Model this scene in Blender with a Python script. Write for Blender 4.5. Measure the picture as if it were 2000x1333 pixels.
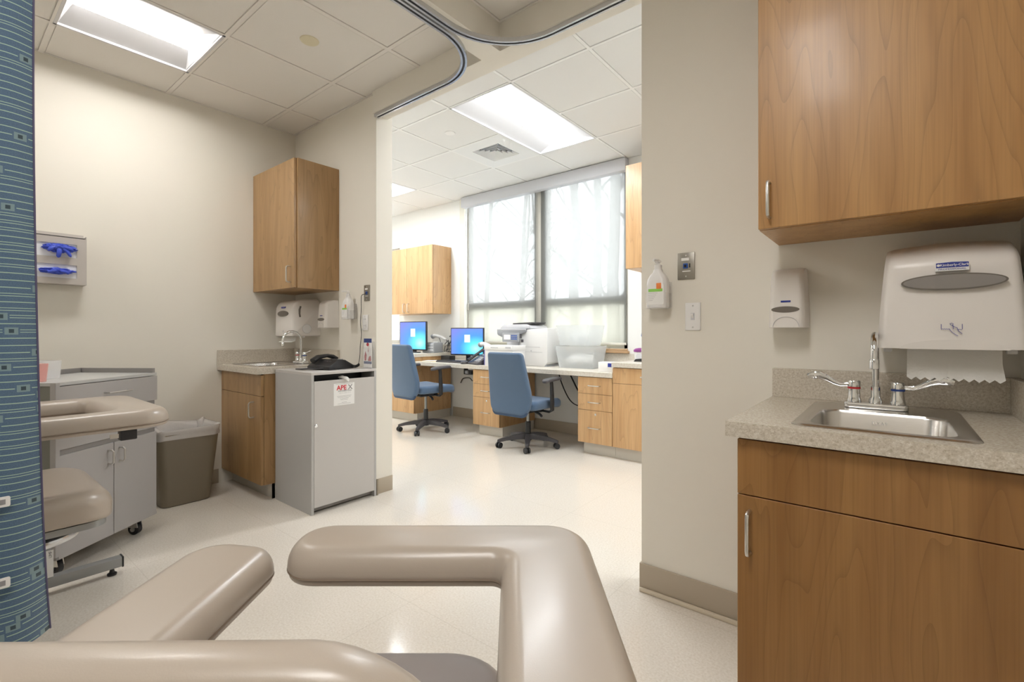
import bpy, bmesh, math, random
from mathutils import Vector, Matrix, noise
random.seed(7)
PI = math.pi
sc = bpy.context.scene
for o in list(bpy.data.objects): bpy.data.objects.remove(o)

# ------------------------------------------------------------------ camera, world, exposure
H = 1.09
YAW = math.atan(745/925)
cam = bpy.data.cameras.new('camera'); camo = bpy.data.objects.new('camera', cam)
sc.collection.objects.link(camo); sc.camera = camo
cam.sensor_width = 36; cam.lens = 36*925/2000; cam.shift_y = -16.5/2000; cam.clip_start = .02
camo.location = (0, 0, H); camo.rotation_euler = (PI/2, 0, YAW)
sc.view_settings.view_transform = 'Standard'; sc.view_settings.look = 'None'
sc.view_settings.gamma = 1; sc.view_settings.use_curve_mapping = False
sc.view_settings.exposure = 1.08
TROFFER = 17.0          # emission of the ceiling lenses
w = bpy.data.worlds.new('overcast'); sc.world = w; w.use_nodes = True
bg = w.node_tree.nodes['Background']; bg.inputs[0].default_value = (.90, .96, 1, 1); bg.inputs[1].default_value = 5.0

# ------------------------------------------------------------------ materials
MATS = {}
def mat(name, col, rough=.5, metal=0., emit=None, es=0., spec=.5, coat=0., trans=0., alpha=1., sheen=0., bump=None):
    m = bpy.data.materials.new(name); m.use_nodes = True; nt = m.node_tree; b = nt.nodes['Principled BSDF']
    b.inputs['Base Color'].default_value = (*col, 1); b.inputs['Roughness'].default_value = rough
    b.inputs['Metallic'].default_value = metal; b.inputs['Specular IOR Level'].default_value = spec
    b.inputs['Coat Weight'].default_value = coat; b.inputs['Coat Roughness'].default_value = .12
    b.inputs['Transmission Weight'].default_value = trans; b.inputs['Alpha'].default_value = alpha
    b.inputs['Sheen Weight'].default_value = sheen
    if emit: b.inputs['Emission Color'].default_value = (*emit, 1); b.inputs['Emission Strength'].default_value = es
    # every material carries a little procedural variation
    n = nt.nodes.new('ShaderNodeTexNoise'); n.inputs['Scale'].default_value = (bump or (60, .03))[0]; n.inputs['Detail'].default_value = 3
    bp = nt.nodes.new('ShaderNodeBump'); bp.inputs['Strength'].default_value = (bump or (60, .03))[1]; bp.inputs['Distance'].default_value = .002
    tc = nt.nodes.new('ShaderNodeTexCoord'); nt.links.new(tc.outputs['Object'], n.inputs['Vector'])
    nt.links.new(n.outputs['Fac'], bp.inputs['Height']); nt.links.new(bp.outputs['Normal'], b.inputs['Normal'])
    MATS[name] = m; return m
def nodes(m): return m.node_tree, m.node_tree.nodes['Principled BSDF']
def N(nt, t, **kw):
    n = nt.nodes.new(t)
    for k, v in kw.items(): setattr(n, k, v)
    return n
def M_(nt, op, a, b=None, c=None):
    n = nt.nodes.new('ShaderNodeMath'); n.operation = op
    for i, x in enumerate((a, b, c)):
        if x is None: continue
        if isinstance(x, (int, float)): n.inputs[i].default_value = x
        else: nt.links.new(x, n.inputs[i])
    return n.outputs[0]
def ramp(nt, fac, stops):
    r = nt.nodes.new('ShaderNodeValToRGB'); e = r.color_ramp.elements
    while len(e) < len(stops): e.new(.5)
    for el, (p, c) in zip(e, stops): el.position = p; el.color = (*c, 1)
    nt.links.new(fac, r.inputs[0]); return r.outputs[0]
def mixc(nt, fac, a, b, mode='MIX'):
    n = nt.nodes.new('ShaderNodeMix'); n.data_type = 'RGBA'; n.blend_type = mode
    for s, x in ((0, fac), (6, a), (7, b)):
        if isinstance(x, (int, float)): n.inputs[s].default_value = x
        elif isinstance(x, tuple): n.inputs[s].default_value = (*x, 1)
        else: nt.links.new(x, n.inputs[s])
    return n.outputs[2]

def wood(name, base, dark, light, seed=0., rough=.38):
    m = mat(name, base, rough, coat=.08); nt, b = nodes(m)
    tc = N(nt, 'ShaderNodeTexCoord'); mp = N(nt, 'ShaderNodeMapping'); nt.links.new(tc.outputs['Object'], mp.inputs['Vector'])
    mp.inputs['Location'].default_value = (seed, seed*1.7, seed*.6); mp.inputs['Scale'].default_value = (5.5, 5.5, .85)
    n1 = N(nt, 'ShaderNodeTexNoise'); n1.inputs['Scale'].default_value = 1.0; n1.inputs['Detail'].default_value = 2.2; n1.inputs['Roughness'].default_value = .45
    nt.links.new(mp.outputs[0], n1.inputs['Vector'])
    ring = M_(nt, 'FRACT', M_(nt, 'MULTIPLY', n1.outputs['Fac'], 15.))
    line = M_(nt, 'POWER', ring, 9.)                       # thin cathedral lines with a sharp side
    mp2 = N(nt, 'ShaderNodeMapping'); nt.links.new(tc.outputs['Object'], mp2.inputs['Vector']); mp2.inputs['Scale'].default_value = (170, 170, 3)
    n2 = N(nt, 'ShaderNodeTexNoise'); n2.inputs['Scale'].default_value = 1; n2.inputs['Detail'].default_value = 4; nt.links.new(mp2.outputs[0], n2.inputs['Vector'])
    n3 = N(nt, 'ShaderNodeTexNoise'); n3.inputs['Scale'].default_value = 1; n3.inputs['Detail'].default_value = 3
    mp3 = N(nt, 'ShaderNodeMapping'); nt.links.new(tc.outputs['Object'], mp3.inputs['Vector']); mp3.inputs['Scale'].default_value = (14, 14, 1.2); mp3.inputs['Location'].default_value = (seed, 0, 3)
    nt.links.new(mp3.outputs[0], n3.inputs['Vector'])
    c = ramp(nt, n3.outputs['Fac'], [(.3, dark), (.5, base), (.7, light)])
    c = mixc(nt, M_(nt, 'MULTIPLY', line, .32), c, tuple(x*.45 for x in dark))
    f = M_(nt, 'MULTIPLY', M_(nt, 'SUBTRACT', n2.outputs['Fac'], .42), .9); f = M_(nt, 'MAXIMUM', f, 0.)
    c = mixc(nt, f, c, tuple(x*.55 for x in dark))
    nt.links.new(c, b.inputs['Base Color']); return m

def speckle(name, base, dark, light, rough=.35, s=1.):
    m = mat(name, base, rough); nt, b = nodes(m)
    tc = N(nt, 'ShaderNodeTexCoord')
    v = N(nt, 'ShaderNodeTexVoronoi'); v.inputs['Scale'].default_value = 260*s; nt.links.new(tc.outputs['Object'], v.inputs['Vector'])
    n = N(nt, 'ShaderNodeTexNoise'); n.inputs['Scale'].default_value = 90*s; n.inputs['Detail'].default_value = 5; nt.links.new(tc.outputs['Object'], n.inputs['Vector'])
    sep = N(nt, 'ShaderNodeSeparateColor'); nt.links.new(v.outputs['Color'], sep.inputs[0])
    c = ramp(nt, sep.outputs[0], [(0., dark), (.25, base), (.75, base), (1., light)])
    c2 = ramp(nt, n.outputs['Fac'], [(.3, dark), (.5, base), (.7, light)])
    nt.links.new(mixc(nt, .5, c, c2), b.inputs['Base Color']); return m

def floor_mat():
    m = mat('vinyl_floor', (.60, .53, .44), .13, spec=.55, bump=(3, .02)); nt, b = nodes(m)
    tc = N(nt, 'ShaderNodeTexCoord')
    n = N(nt, 'ShaderNodeTexNoise'); n.inputs['Scale'].default_value = 130; n.inputs['Detail'].default_value = 5; nt.links.new(tc.outputs['Object'], n.inputs['Vector'])
    n2 = N(nt, 'ShaderNodeTexNoise'); n2.inputs['Scale'].default_value = 9; n2.inputs['Detail'].default_value = 3; nt.links.new(tc.outputs['Object'], n2.inputs['Vector'])
    c = ramp(nt, n.outputs['Fac'], [(.30, (.66, .60, .51)), (.5, (.73, .675, .60)), (.70, (.79, .745, .67))])
    c = mixc(nt, M_(nt, 'MULTIPLY', n2.outputs['Fac'], .25), c, (.70, .64, .56))
    sp = N(nt, 'ShaderNodeSeparateXYZ'); nt.links.new(tc.outputs['Object'], sp.inputs[0])
    def seam(o):
        f = M_(nt, 'FRACT', M_(nt, 'DIVIDE', o, .6096)); d = M_(nt, 'ABSOLUTE', M_(nt, 'SUBTRACT', f, .5)); return M_(nt, 'GREATER_THAN', d, .4975)
    s = M_(nt, 'MAXIMUM', seam(sp.outputs[0]), seam(sp.outputs[1]))
    c = mixc(nt, M_(nt, 'MULTIPLY', s, .22), c, (.35, .3, .24))
    nt.links.new(c, b.inputs['Base Color']); return m

def paint(name, col):
    m = mat(name, col, .62, spec=.3, bump=(220, .06)); return m

paint('wall_cream', (.81, .772, .69))
paint('wall_daylit', (.84, .84, .82))  # same cream paint, with the cool window daylight put into its colour
paint('soffit_paint', (.81, .775, .70))
mat('baseboard_rubber', (.44, .375, .29), .45)
mat('shoe_trim', (.62, .54, .42), .45)
mat('kick_rubber', (.66, .63, .57), .5)
mat('ceiling_tile', (.82, .79, .745), .9, spec=.1, bump=(300, .35))
mat('ceiling_tile_far', (.80, .80, .79), .9, spec=.1, bump=(300, .3))
mat('tee_metal', (.82, .785, .74), .5)
mat('tee_metal_white', (.85, .85, .84), .5)
floor_mat()
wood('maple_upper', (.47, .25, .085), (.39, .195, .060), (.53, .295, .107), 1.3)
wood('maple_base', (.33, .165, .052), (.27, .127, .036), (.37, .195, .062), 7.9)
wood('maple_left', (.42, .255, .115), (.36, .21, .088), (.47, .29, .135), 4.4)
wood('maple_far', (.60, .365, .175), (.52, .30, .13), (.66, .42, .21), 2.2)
mat('dark_gap', (.015, .012, .01), .8)
mat('cabinet_inside', (.5, .42, .32), .7)
speckle('counter_laminate', (.60, .54, .45), (.40, .34, .26), (.76, .72, .65), .24, 1.7)
speckle('counter_far', (.66, .61, .53), (.52, .46, .38), (.76, .73, .67), .35)
mat('brushed_steel', (.62, .60, .57), .27, 1., bump=(400, .05))
mat('satin_nickel', (.66, .65, .63), .3, 1.)
mat('chrome', (.74, .75, .76), .07, 1.)
mat('gray_laminate', (.46, .45, .435), .42)
mat('gray_laminate_front', (.55, .525, .50), .42)
mat('gray_edge', (.27, .255, .245), .5)
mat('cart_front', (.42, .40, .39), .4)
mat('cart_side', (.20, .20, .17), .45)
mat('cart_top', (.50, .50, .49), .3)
mat('upholstery', (.455, .39, .325), .30, spec=.5, coat=.06, bump=(500, .06))
mat('upholstery_gray', (.34, .31, .30), .36, spec=.5)
mat('welt', (.22, .165, .12), .4)
mat('gray_steel', (.33, .34, .34), .38, .6)
mat('black_plastic', (.018, .018, .02), .42)
mat('dark_plastic', (.05, .05, .055), .5)
mat('charcoal', (.07, .065, .07), .5)
mat('white_plastic', (.80, .76, .72), .32)
mat('white_plastic_bright', (.85, .84, .83), .35)
mat('smoke_plastic', (.16, .14, .12), .22)
mat('window_plastic', (.26, .24, .225), .3)
mat('gray_plastic', (.33, .34, .36), .45)
mat('light_gray_plastic', (.62, .62, .65), .45)
mat('copier_white', (.78, .77, .76), .45)
mat('logo_blue', (.025, .045, .30), .4)
mat('curtain_hem', (.09, .08, .15), .7)
mat('ink_blue', (.12, .12, .38), .5)
mat('ink_gray', (.30, .29, .30), .6)
mat('ink_light', (.55, .54, .55), .6)
mat('ink_dark', (.10, .09, .10), .6)
mat('ink_red', (.62, .03, .04), .5)
mat('paper_white', (.86, .85, .83), .85, spec=.1)
mat('paper_towel', (.80, .785, .75), .95, spec=.05, bump=(90, .8))
mat('trash_plastic', (.21, .175, .125), .45)
m = mat('liner_film', (.74, .70, .67), .22, bump=(35, 1.)); nodes(m)[1].inputs['Alpha'].default_value = .66
mat('nitrile_blue', (.055, .10, .62), .45)
mat('tissue_box_white', (.80, .80, .84), .6)
mat('glove_holder', (.53, .49, .45), .45)
mat('blue_fabric', (.080, .135, .225), .85, sheen=.3, bump=(700, .25))
mat('blue_fabric_dark', (.035, .07, .14), .85, sheen=.2, bump=(700, .25))
mat('steel_plate', (.34, .32, .28), .38, .8)
mat('jack_blue', (.02, .10, .42), .4)
mat('label_orange', (.85, .25, .06), .5)
mat('label_green', (.30, .66, .12), .5)
mat('alu_track', (.60, .61, .63), .25, .9)
mat('track_slot', (.05, .05, .06), .5)
mat('frame_alu', (.50, .48, .43), .5)
mat('frame_light', (.78, .76, .68), .5)
mat('valance_gray', (.60, .61, .65), .5)
mat('sill_wood', (.52, .33, .18), .4)
mat('vent_white', (.80, .81, .81), .5)
mat('purple_lid', (.26, .05, .25), .4)
mat('yellow_paper', (.85, .62, .12), .7)
mat('tile_white', (.86, .85, .83), .6)
mat('brochure_blue', (.03, .06, .22), .4)
mat('brochure_red', (.45, .05, .07), .5)
mat('hook_beige', (.74, .68, .50), .5)
mat('reflector_white', (.70, .70, .72), .5)
mat('lens_on', (.9, .9, .9), .5, emit=(1., .975, .945), es=TROFFER)
mat('lens_on_cool', (.9, .9, .9), .5, emit=(.93, .97, 1.), es=TROFFER*1.25)
mat('bark', (.12, .11, .10), .9, bump=(20, .8))
mat('snow_ground', (.75, .76, .76), .9)
mat('led_green', (.25, .55, .50), .4)
mat('red_ring', (.55, .03, .04), .4)
mat('blue_ring', (.02, .05, .22), .4)
mat('pink_plastic', (.85, .35, .30), .4)
m = mat('clear_plastic', (.92, .92, .92), .15); nodes(m)[1].inputs['Alpha'].default_value = .34
m = mat('bracket_clear', (.9, .9, .9), .15); nodes(m)[1].inputs['Alpha'].default_value = .16
m = mat('cloudy_plastic', (.86, .89, .90), .3); nodes(m)[1].inputs['Alpha'].default_value = .33
m = mat('tinted_plastic', (.90, .45, .40), .25); nodes(m)[1].inputs['Alpha'].default_value = .40
# glass pane
g = mat('window_glass', (1, 1, 1), .0); nt, b = nodes(g); b.inputs['Alpha'].default_value = .12
# roller shade cloth: open weave lets part of the view through
sh = mat('shade_cloth', (.60, .60, .57), .9); nt, b = nodes(sh)
tr = N(nt, 'ShaderNodeBsdfTransparent'); tl = N(nt, 'ShaderNodeBsdfTranslucent'); tl.inputs[0].default_value = (.38, .38, .365, 1); tr.inputs[0].default_value = (.105, .105, .105, 1)
mx = N(nt, 'ShaderNodeMixShader'); mx.inputs[0].default_value = .68; nt.links.new(b.outputs[0], mx.inputs[1]); nt.links.new(tl.outputs[0], mx.inputs[2])
mx2 = N(nt, 'ShaderNodeMixShader'); mx2.inputs[0].default_value = .50; nt.links.new(mx.outputs[0], mx2.inputs[1]); nt.links.new(tr.outputs[0], mx2.inputs[2])
nt.links.new(mx2.outputs[0], nt.nodes['Material Output'].inputs[0])
# frosted lower panel
fp = mat('frosted_panel', (.85, .84, .78), .8); nt, b = nodes(fp)
tl = N(nt, 'ShaderNodeBsdfTranslucent'); tl.inputs[0].default_value = (.95, .93, .86, 1)
mx = N(nt, 'ShaderNodeMixShader'); mx.inputs[0].default_value = .75; nt.links.new(b.outputs[0], mx.inputs[1]); nt.links.new(tl.outputs[0], mx.inputs[2])
tr = N(nt, 'ShaderNodeBsdfTransparent'); tr.inputs[0].default_value = (.95, .93, .86, 1); mx2 = N(nt, 'ShaderNodeMixShader'); mx2.inputs[0].default_value = .62
nt.links.new(mx.outputs[0], mx2.inputs[1]); nt.links.new(tr.outputs[0], mx2.inputs[2]); nt.links.new(mx2.outputs[0], nt.nodes['Material Output'].inputs[0])
# monitor picture
def screen_mat():
    m = mat('screen_picture', (.02, .02, .02), .25); nt, b = nodes(m)
    tc = N(nt, 'ShaderNodeTexCoord'); sp = N(nt, 'ShaderNodeSeparateXYZ'); nt.links.new(tc.outputs['UV'], sp.inputs[0])
    u, v = sp.outputs[0], sp.outputs[1]
    dx = M_(nt, 'SUBTRACT', u, .78); dy = M_(nt, 'SUBTRACT', v, .22)
    r = M_(nt, 'SQRT', M_(nt, 'ADD', M_(nt, 'MULTIPLY', dx, dx), M_(nt, 'MULTIPLY', dy, dy)))
    c = ramp(nt, r, [(0., (.35, .85, .95)), (.22, (.08, .55, .88)), (.5, (.04, .22, .72)), (.95, (.12, .16, .58))])
    inx = M_(nt, 'MULTIPLY', M_(nt, 'GREATER_THAN', u, .42), M_(nt, 'LESS_THAN', u, .60))
    iny = M_(nt, 'MULTIPLY', M_(nt, 'GREATER_THAN', v, .46), M_(nt, 'LESS_THAN', v, .76))
    c = mixc(nt, M_(nt, 'MULTIPLY', inx, iny), c, (.55, .78, .88))
    nt.links.new(c, b.inputs['Emission Color']); b.inputs['Emission Strength'].default_value = .85; return m
screen_mat()
# curtain cloth
def curtain_mat():
    m = mat('curtain_cloth', (.10, .15, .20), .75, sheen=.3, bump=(900, .3)); nt, b = nodes(m)
    tc = N(nt, 'ShaderNodeTexCoord'); sp = N(nt, 'ShaderNodeSeparateXYZ'); nt.links.new(tc.outputs['UV'], sp.inputs[0])
    u, v = sp.outputs[0], sp.outputs[1]          # metres along the cloth, metres up
    def rnd(a, bq, s):
        cx = N(nt, 'ShaderNodeCombineXYZ'); nt.links.new(a, cx.inputs[0]) ; nt.links.new(bq, cx.inputs[1]); cx.inputs[2].default_value = s
        wn = N(nt, 'ShaderNodeTexWhiteNoise'); nt.links.new(cx.outputs[0], wn.inputs['Vector']); return wn.outputs['Value']
    R = .0175
    rv = M_(nt, 'DIVIDE', v, R); row = M_(nt, 'FLOOR', rv); fv = M_(nt, 'FRACT', rv)
    zero = M_(nt, 'MULTIPLY', row, 0.)
    off = rnd(row, zero, 3.1)
    dv = M_(nt, 'ABSOLUTE', M_(nt, 'SUBTRACT', fv, .5))
    thin = M_(nt, 'LESS_THAN', dv, .065)
    dbl = M_(nt, 'LESS_THAN', M_(nt, 'ABSOLUTE', M_(nt, 'SUBTRACT', dv, .17)), .05)
    isd = M_(nt, 'GREATER_THAN', rnd(row, zero, 9.), .72)
    line = M_(nt, 'ADD', M_(nt, 'MULTIPLY', thin, M_(nt, 'SUBTRACT', 1., isd)), M_(nt, 'MULTIPLY', dbl, isd))
    # squares: one per cell in every other row
    cu = M_(nt, 'ADD', M_(nt, 'DIVIDE', u, .095), M_(nt, 'MULTIPLY', off, 7.))
    cell = M_(nt, 'FLOOR', cu); fu = M_(nt, 'MULTIPLY', M_(nt, 'SUBTRACT', M_(nt, 'FRACT', cu), .5), .095)
    has = M_(nt, 'GREATER_THAN', rnd(row, cell, 5.), .70)
    fy = M_(nt, 'MULTIPLY', M_(nt, 'SUBTRACT', fv, .5), R)
    au, ay = M_(nt, 'ABSOLUTE', fu), M_(nt, 'ABSOLUTE', fy)
    sq = M_(nt, 'LESS_THAN', M_(nt, 'MAXIMUM', M_(nt, 'MULTIPLY', au, .78), ay), .0086)
    ins = M_(nt, 'LESS_THAN', M_(nt, 'MAXIMUM', au, M_(nt, 'MULTIPLY', ay, .9)), .0042)
    clear = M_(nt, 'LESS_THAN', au, .014)
    line = M_(nt, 'MULTIPLY', line, M_(nt, 'SUBTRACT', 1., M_(nt, 'MULTIPLY', has, clear)))
    sqm = M_(nt, 'MULTIPLY', has, M_(nt, 'MULTIPLY', sq, M_(nt, 'SUBTRACT', 1., ins)))
    core = M_(nt, 'MULTIPLY', has, M_(nt, 'MULTIPLY', sq, ins))
    n = N(nt, 'ShaderNodeTexNoise'); n.inputs['Scale'].default_value = 400; nt.links.new(tc.outputs['UV'], n.inputs['Vector'])
    base = ramp(nt, n.outputs['Fac'], [(.3, (.080, .140, .22)), (.7, (.115, .19, .29))])
    c = mixc(nt, line, base, (.40, .55, .45)); c = mixc(nt, M_(nt, 'MULTIPLY', sqm, .75), c, (.26, .37, .38)); c = mixc(nt, core, c, (.05, .08, .10))
    nt.links.new(c, b.inputs['Base Color'])
    tl = N(nt, 'ShaderNodeBsdfTranslucent'); nt.links.new(c, tl.inputs[0]); mx = N(nt, 'ShaderNodeMixShader'); mx.inputs[0].default_value = .3
    nt.links.new(b.outputs[0], mx.inputs[1]); nt.links.new(tl.outputs[0], mx.inputs[2]); nt.links.new(mx.outputs[0], nt.nodes['Material Output'].inputs[0])
    return m
curtain_mat()

# ------------------------------------------------------------------ mesh building
class MB:
    def __init__(s): s.bm = bmesh.new(); s.smooth = 35
    def add(s, tb, M=None):
        if M is not None: bmesh.ops.transform(tb, matrix=M, verts=tb.verts)
        me = bpy.data.meshes.new('t'); tb.to_mesh(me); tb.free(); s.bm.from_mesh(me); bpy.data.meshes.remove(me); return s
    def box(s, x0, x1, y0, y1, z0, z1, bev=0., seg=2, mi=0, M=None):
        tb = bmesh.new(); bmesh.ops.create_cube(tb, size=1)
        for v in tb.verts: v.co = Vector(((x0+x1)/2+v.co.x*(x1-x0), (y0+y1)/2+v.co.y*(y1-y0), (z0+z1)/2+v.co.z*(z1-z0)))
        if bev: bmesh.ops.bevel(tb, geom=tb.edges[:], offset=min(bev, abs(x1-x0)*.45, abs(y1-y0)*.45, abs(z1-z0)*.45), segments=seg, profile=.5, affect='EDGES')
        for f in tb.faces: f.material_index = mi
        return s.add(tb, M)
    def rings(s, rings, close=True, cap0=True, cap1=True, mi=0, M=None):
        tb = bmesh.new(); vs = [[tb.verts.new(p) for p in r] for r in rings]; n = len(rings[0])
        for a, b in zip(vs, vs[1:]):
            for i in range(n if close else n-1):
                j = (i+1) % n; tb.faces.new((a[i], a[j], b[j], b[i])).material_index = mi
        if cap0: tb.faces.new(vs[0][::-1]).material_index = mi
        if cap1: tb.faces.new(vs[-1]).material_index = mi
        bmesh.ops.recalc_face_normals(tb, faces=tb.faces)
        return s.add(tb, M)
    def lathe(s, prof, c=(0, 0, 0), axis='Z', n=24, mi=0, M=None):
        rs = []
        for r, h in prof:
            ring = []
            for i in range(n):
                a = 2*PI*i/n; x, y = r*math.cos(a), r*math.sin(a)
                p = {'Z': (x, y, h), 'X': (h, x, y), 'Y': (x, h, y)}[axis]
                ring.append(Vector(p)+Vector(c))
            rs.append(ring)
        return s.rings(rs, mi=mi, M=M)
    def cyl(s, p0, p1, r, r1=None, n=16, mi=0, M=None):
        return s.tube([p0, p1], [r, r if r1 is None else r1], n=n, mi=mi, M=M)
    def tube(s, pts, r, n=10, mi=0, flat=1., M=None, flatb=1.):
        pts = [Vector(p) for p in pts]; k = len(pts); rr = r if isinstance(r, (list, tuple)) else [r]*k
        t0 = (pts[1]-pts[0]).normalized(); up = Vector((0, 0, 1)) if abs(t0.z) < .9 else Vector((1, 0, 0))
        nrm = (up-t0*up.dot(t0)).normalized(); rs = []
        for i in range(k):
            t = (pts[min(i+1, k-1)]-pts[max(i-1, 0)]).normalized()
            nrm = (nrm-t*nrm.dot(t)).normalized(); b = t.cross(nrm)
            rs.append([pts[i]+nrm*(rr[i]*flat*math.sin(2*PI*j/n))+b*(rr[i]*flatb*math.cos(2*PI*j/n)) for j in range(n)])
        return s.rings(rs, mi=mi, M=M)
    def prism(s, poly, a0, a1, plane='XY', bev=0., seg=2, mi=0, M=None):
        def P(p, h): return {'XY': (p[0], p[1], h), 'XZ': (p[0], h, p[1]), 'YZ': (h, p[0], p[1])}[plane]
        tb = bmesh.new(); A = [tb.verts.new(P(p, a0)) for p in poly]; B = [tb.verts.new(P(p, a1)) for p in poly]; n = len(poly)
        for i in range(n): j = (i+1) % n; tb.faces.new((A[i], A[j], B[j], B[i]))
        tb.faces.new(A[::-1]); tb.faces.new(B); bmesh.ops.recalc_face_normals(tb, faces=tb.faces)
        if bev: bmesh.ops.bevel(tb, geom=[e for e in tb.edges], offset=bev, segments=seg, profile=.5, affect='EDGES')
        for f in tb.faces: f.material_index = mi
        return s.add(tb, M)
    def pad(s, poly, z0, z1, rb, rt, inb=None, inn=None, plane='XY', nseg=7, fn=None, inner=5, mi=0, M=None):
        """cushion: outline poly (rounded, ccw), rounded lower and upper edges; inner rings close the caps of convex outlines"""
        inb = rb if inb is None else inb; inn = rt if inn is None else inn; L = []
        for i in range(nseg+1): a = PI/2*i/nseg; L.append((inb*(1-math.sin(a)), z0+rb*(1-math.cos(a))))
        for i in range(nseg+1): a = PI/2*i/nseg; L.append((inn*(1-math.cos(a)), z1-rt*(1-math.sin(a))))
        rs = []
        def map_(p, h):
            q = {'XY': (p[0], p[1], h), 'XZ': (p[0], h, p[1]), 'YZ': (h, p[0], p[1])}[plane]
            return fn(*q) if fn else q
        c = Vector((sum(p[0] for p in poly)/len(poly), sum(p[1] for p in poly)/len(poly)))
        def cap(off, h):
            o = inset(poly, off); return [[map_(c+(Vector(p)-c)*(1-k/(inner+.6)), h) for p in o] for k in range(1, inner+1)]
        lower = cap(L[0][0], L[0][1])[::-1] if inner else []
        rs = lower+[[map_(p, h) for p in inset(poly, o)] for o, h in L]+(cap(L[-1][0], L[-1][1]) if inner else [])
        return s.rings(rs, mi=mi, M=M)
    def text(s, body, size, M, ext=.0003, mi=0, bold=0., align='CENTER', sx=1.):
        cu = bpy.data.curves.new('t', 'FONT'); cu.body = body; cu.size = size; cu.extrude = ext; cu.align_x = align; cu.align_y = 'CENTER'; cu.offset = bold
        cu.resolution_u = 3
        o = bpy.data.objects.new('t', cu); sc.collection.objects.link(o); bpy.context.view_layer.update()
        me = bpy.data.meshes.new_from_object(o.evaluated_get(bpy.context.evaluated_depsgraph_get()))
        tb = bmesh.new(); tb.from_mesh(me); bpy.data.objects.remove(o); bpy.data.curves.remove(cu); bpy.data.meshes.remove(me)
        for f in tb.faces: f.material_index = mi
        if sx != 1.:
            for v in tb.verts: v.co.x *= sx
        return s.add(tb, M)
    def build(s, name, mats, parent=None, local=False, origin=None):
        bmesh.ops.remove_doubles(s.bm, verts=s.bm.verts, dist=1e-6)
        me = bpy.data.meshes.new(name)
        if parent is not None and not local:
            inv = world(parent).inverted(); bmesh.ops.transform(s.bm, matrix=inv, verts=s.bm.verts)
        loc = Vector((0, 0, 0))
        if parent is None and origin is None:
            xs = [v.co for v in s.bm.verts]
            loc = Vector(((min(v.x for v in xs)+max(v.x for v in xs))/2, (min(v.y for v in xs)+max(v.y for v in xs))/2, min(v.z for v in xs)))
        elif origin is not None: loc = Vector(origin)
        if loc.length: bmesh.ops.translate(s.bm, vec=-loc, verts=s.bm.verts)
        s.bm.to_mesh(me); s.bm.free()
        me.polygons.foreach_set('use_smooth', [True]*len(me.polygons)); me.set_sharp_from_angle(angle=math.radians(s.smooth))
        for m in (mats if isinstance(mats, (list, tuple)) else [mats]): me.materials.append(MATS[m])
        o = bpy.data.objects.new(name, me); sc.collection.objects.link(o); o.location = loc
        if parent is not None: o.parent = parent
        return o
def world(o):
    m = Matrix.LocRotScale(o.location, o.rotation_euler, o.scale)
    return world(o.parent) @ m if o.parent else m
def inset(poly, d):
    if abs(d) < 1e-9: return [Vector(p) for p in poly]
    n = len(poly); out = []
    area = sum(poly[i][0]*poly[(i+1) % n][1]-poly[(i+1) % n][0]*poly[i][1] for i in range(n)); sg = 1 if area > 0 else -1
    for i in range(n):
        a, b, c = Vector(poly[i-1]), Vector(poly[i]), Vector(poly[(i+1) % n])
        e1, e2 = (b-a).normalized(), (c-b).normalized()
        n1, n2 = Vector((-e1.y, e1.x))*sg, Vector((-e2.y, e2.x))*sg
        m = (n1+n2); m = m.normalized() if m.length > 1e-6 else n1
        out.append(b+m*(d/max(.5, m.dot(n1))))
    return out
def rpoly(pts, rad, seg=7):
    """round the corners of a polygon"""
    n = len(pts); out = []; rad = rad if isinstance(rad, (list, tuple)) else [rad]*n
    for i in range(n):
        a, b, c = Vector(pts[i-1][:2]), Vector(pts[i][:2]), Vector(pts[(i+1) % n][:2]); r = rad[i]
        if r <= 0: out.append(b); continue
        d1, d2 = (a-b).normalized(), (c-b).normalized(); ang = d1.angle(d2); t = r/math.tan(ang/2)
        t = min(t, (a-b).length*.499, (c-b).length*.499); r2 = t*math.tan(ang/2)
        bis = (d1+d2).normalized(); ce = b+bis*(r2/math.sin(ang/2)); p0, p1 = b+d1*t-ce, b+d2*t-ce
        a0 = math.atan2(p0.y, p0.x); da = math.atan2(p1.y, p1.x)-a0
        while da > PI: da -= 2*PI
        while da < -PI: da += 2*PI
        for k in range(seg+1): aa = a0+da*k/seg; out.append(ce+Vector((math.cos(aa), math.sin(aa)))*r2)
    return out
def rrect(x0, x1, y0, y1, r, seg=6): return rpoly([(x0, y0), (x1, y0), (x1, y1), (x0, y1)], r, seg)
def ell(cx, cy, a, b, n=32): return [(cx+a*math.cos(2*PI*i/n), cy+b*math.sin(2*PI*i/n)) for i in range(n)]

def tag(o, label, cat, group=None, kind=None):
    if label: o['label'] = label
    if cat: o['category'] = cat
    if group: o['group'] = group
    if kind: o['kind'] = kind
    return o
def thing(name, label, cat, loc=(0, 0, 0), rz=0., group=None):
    o = bpy.data.objects.new(name, None); sc.collection.objects.link(o); o.location = loc; o.rotation_euler = (0, 0, rz); o.empty_display_size = .1
    return tag(o, label, cat, group)
def struct(name, mb, m):
    o = mb.build(name, m); o['kind'] = 'structure'; return o
def copy_tree(o, parent=None):
    c = o.copy(); sc.collection.objects.link(c); c.parent = parent
    for ch in list(o.children): copy_tree(ch, c)
    return c
def RZ(a): return Matrix.Rotation(a, 4, 'Z')
def T(x, y, z): return Matrix.Translation((x, y, z))
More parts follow.
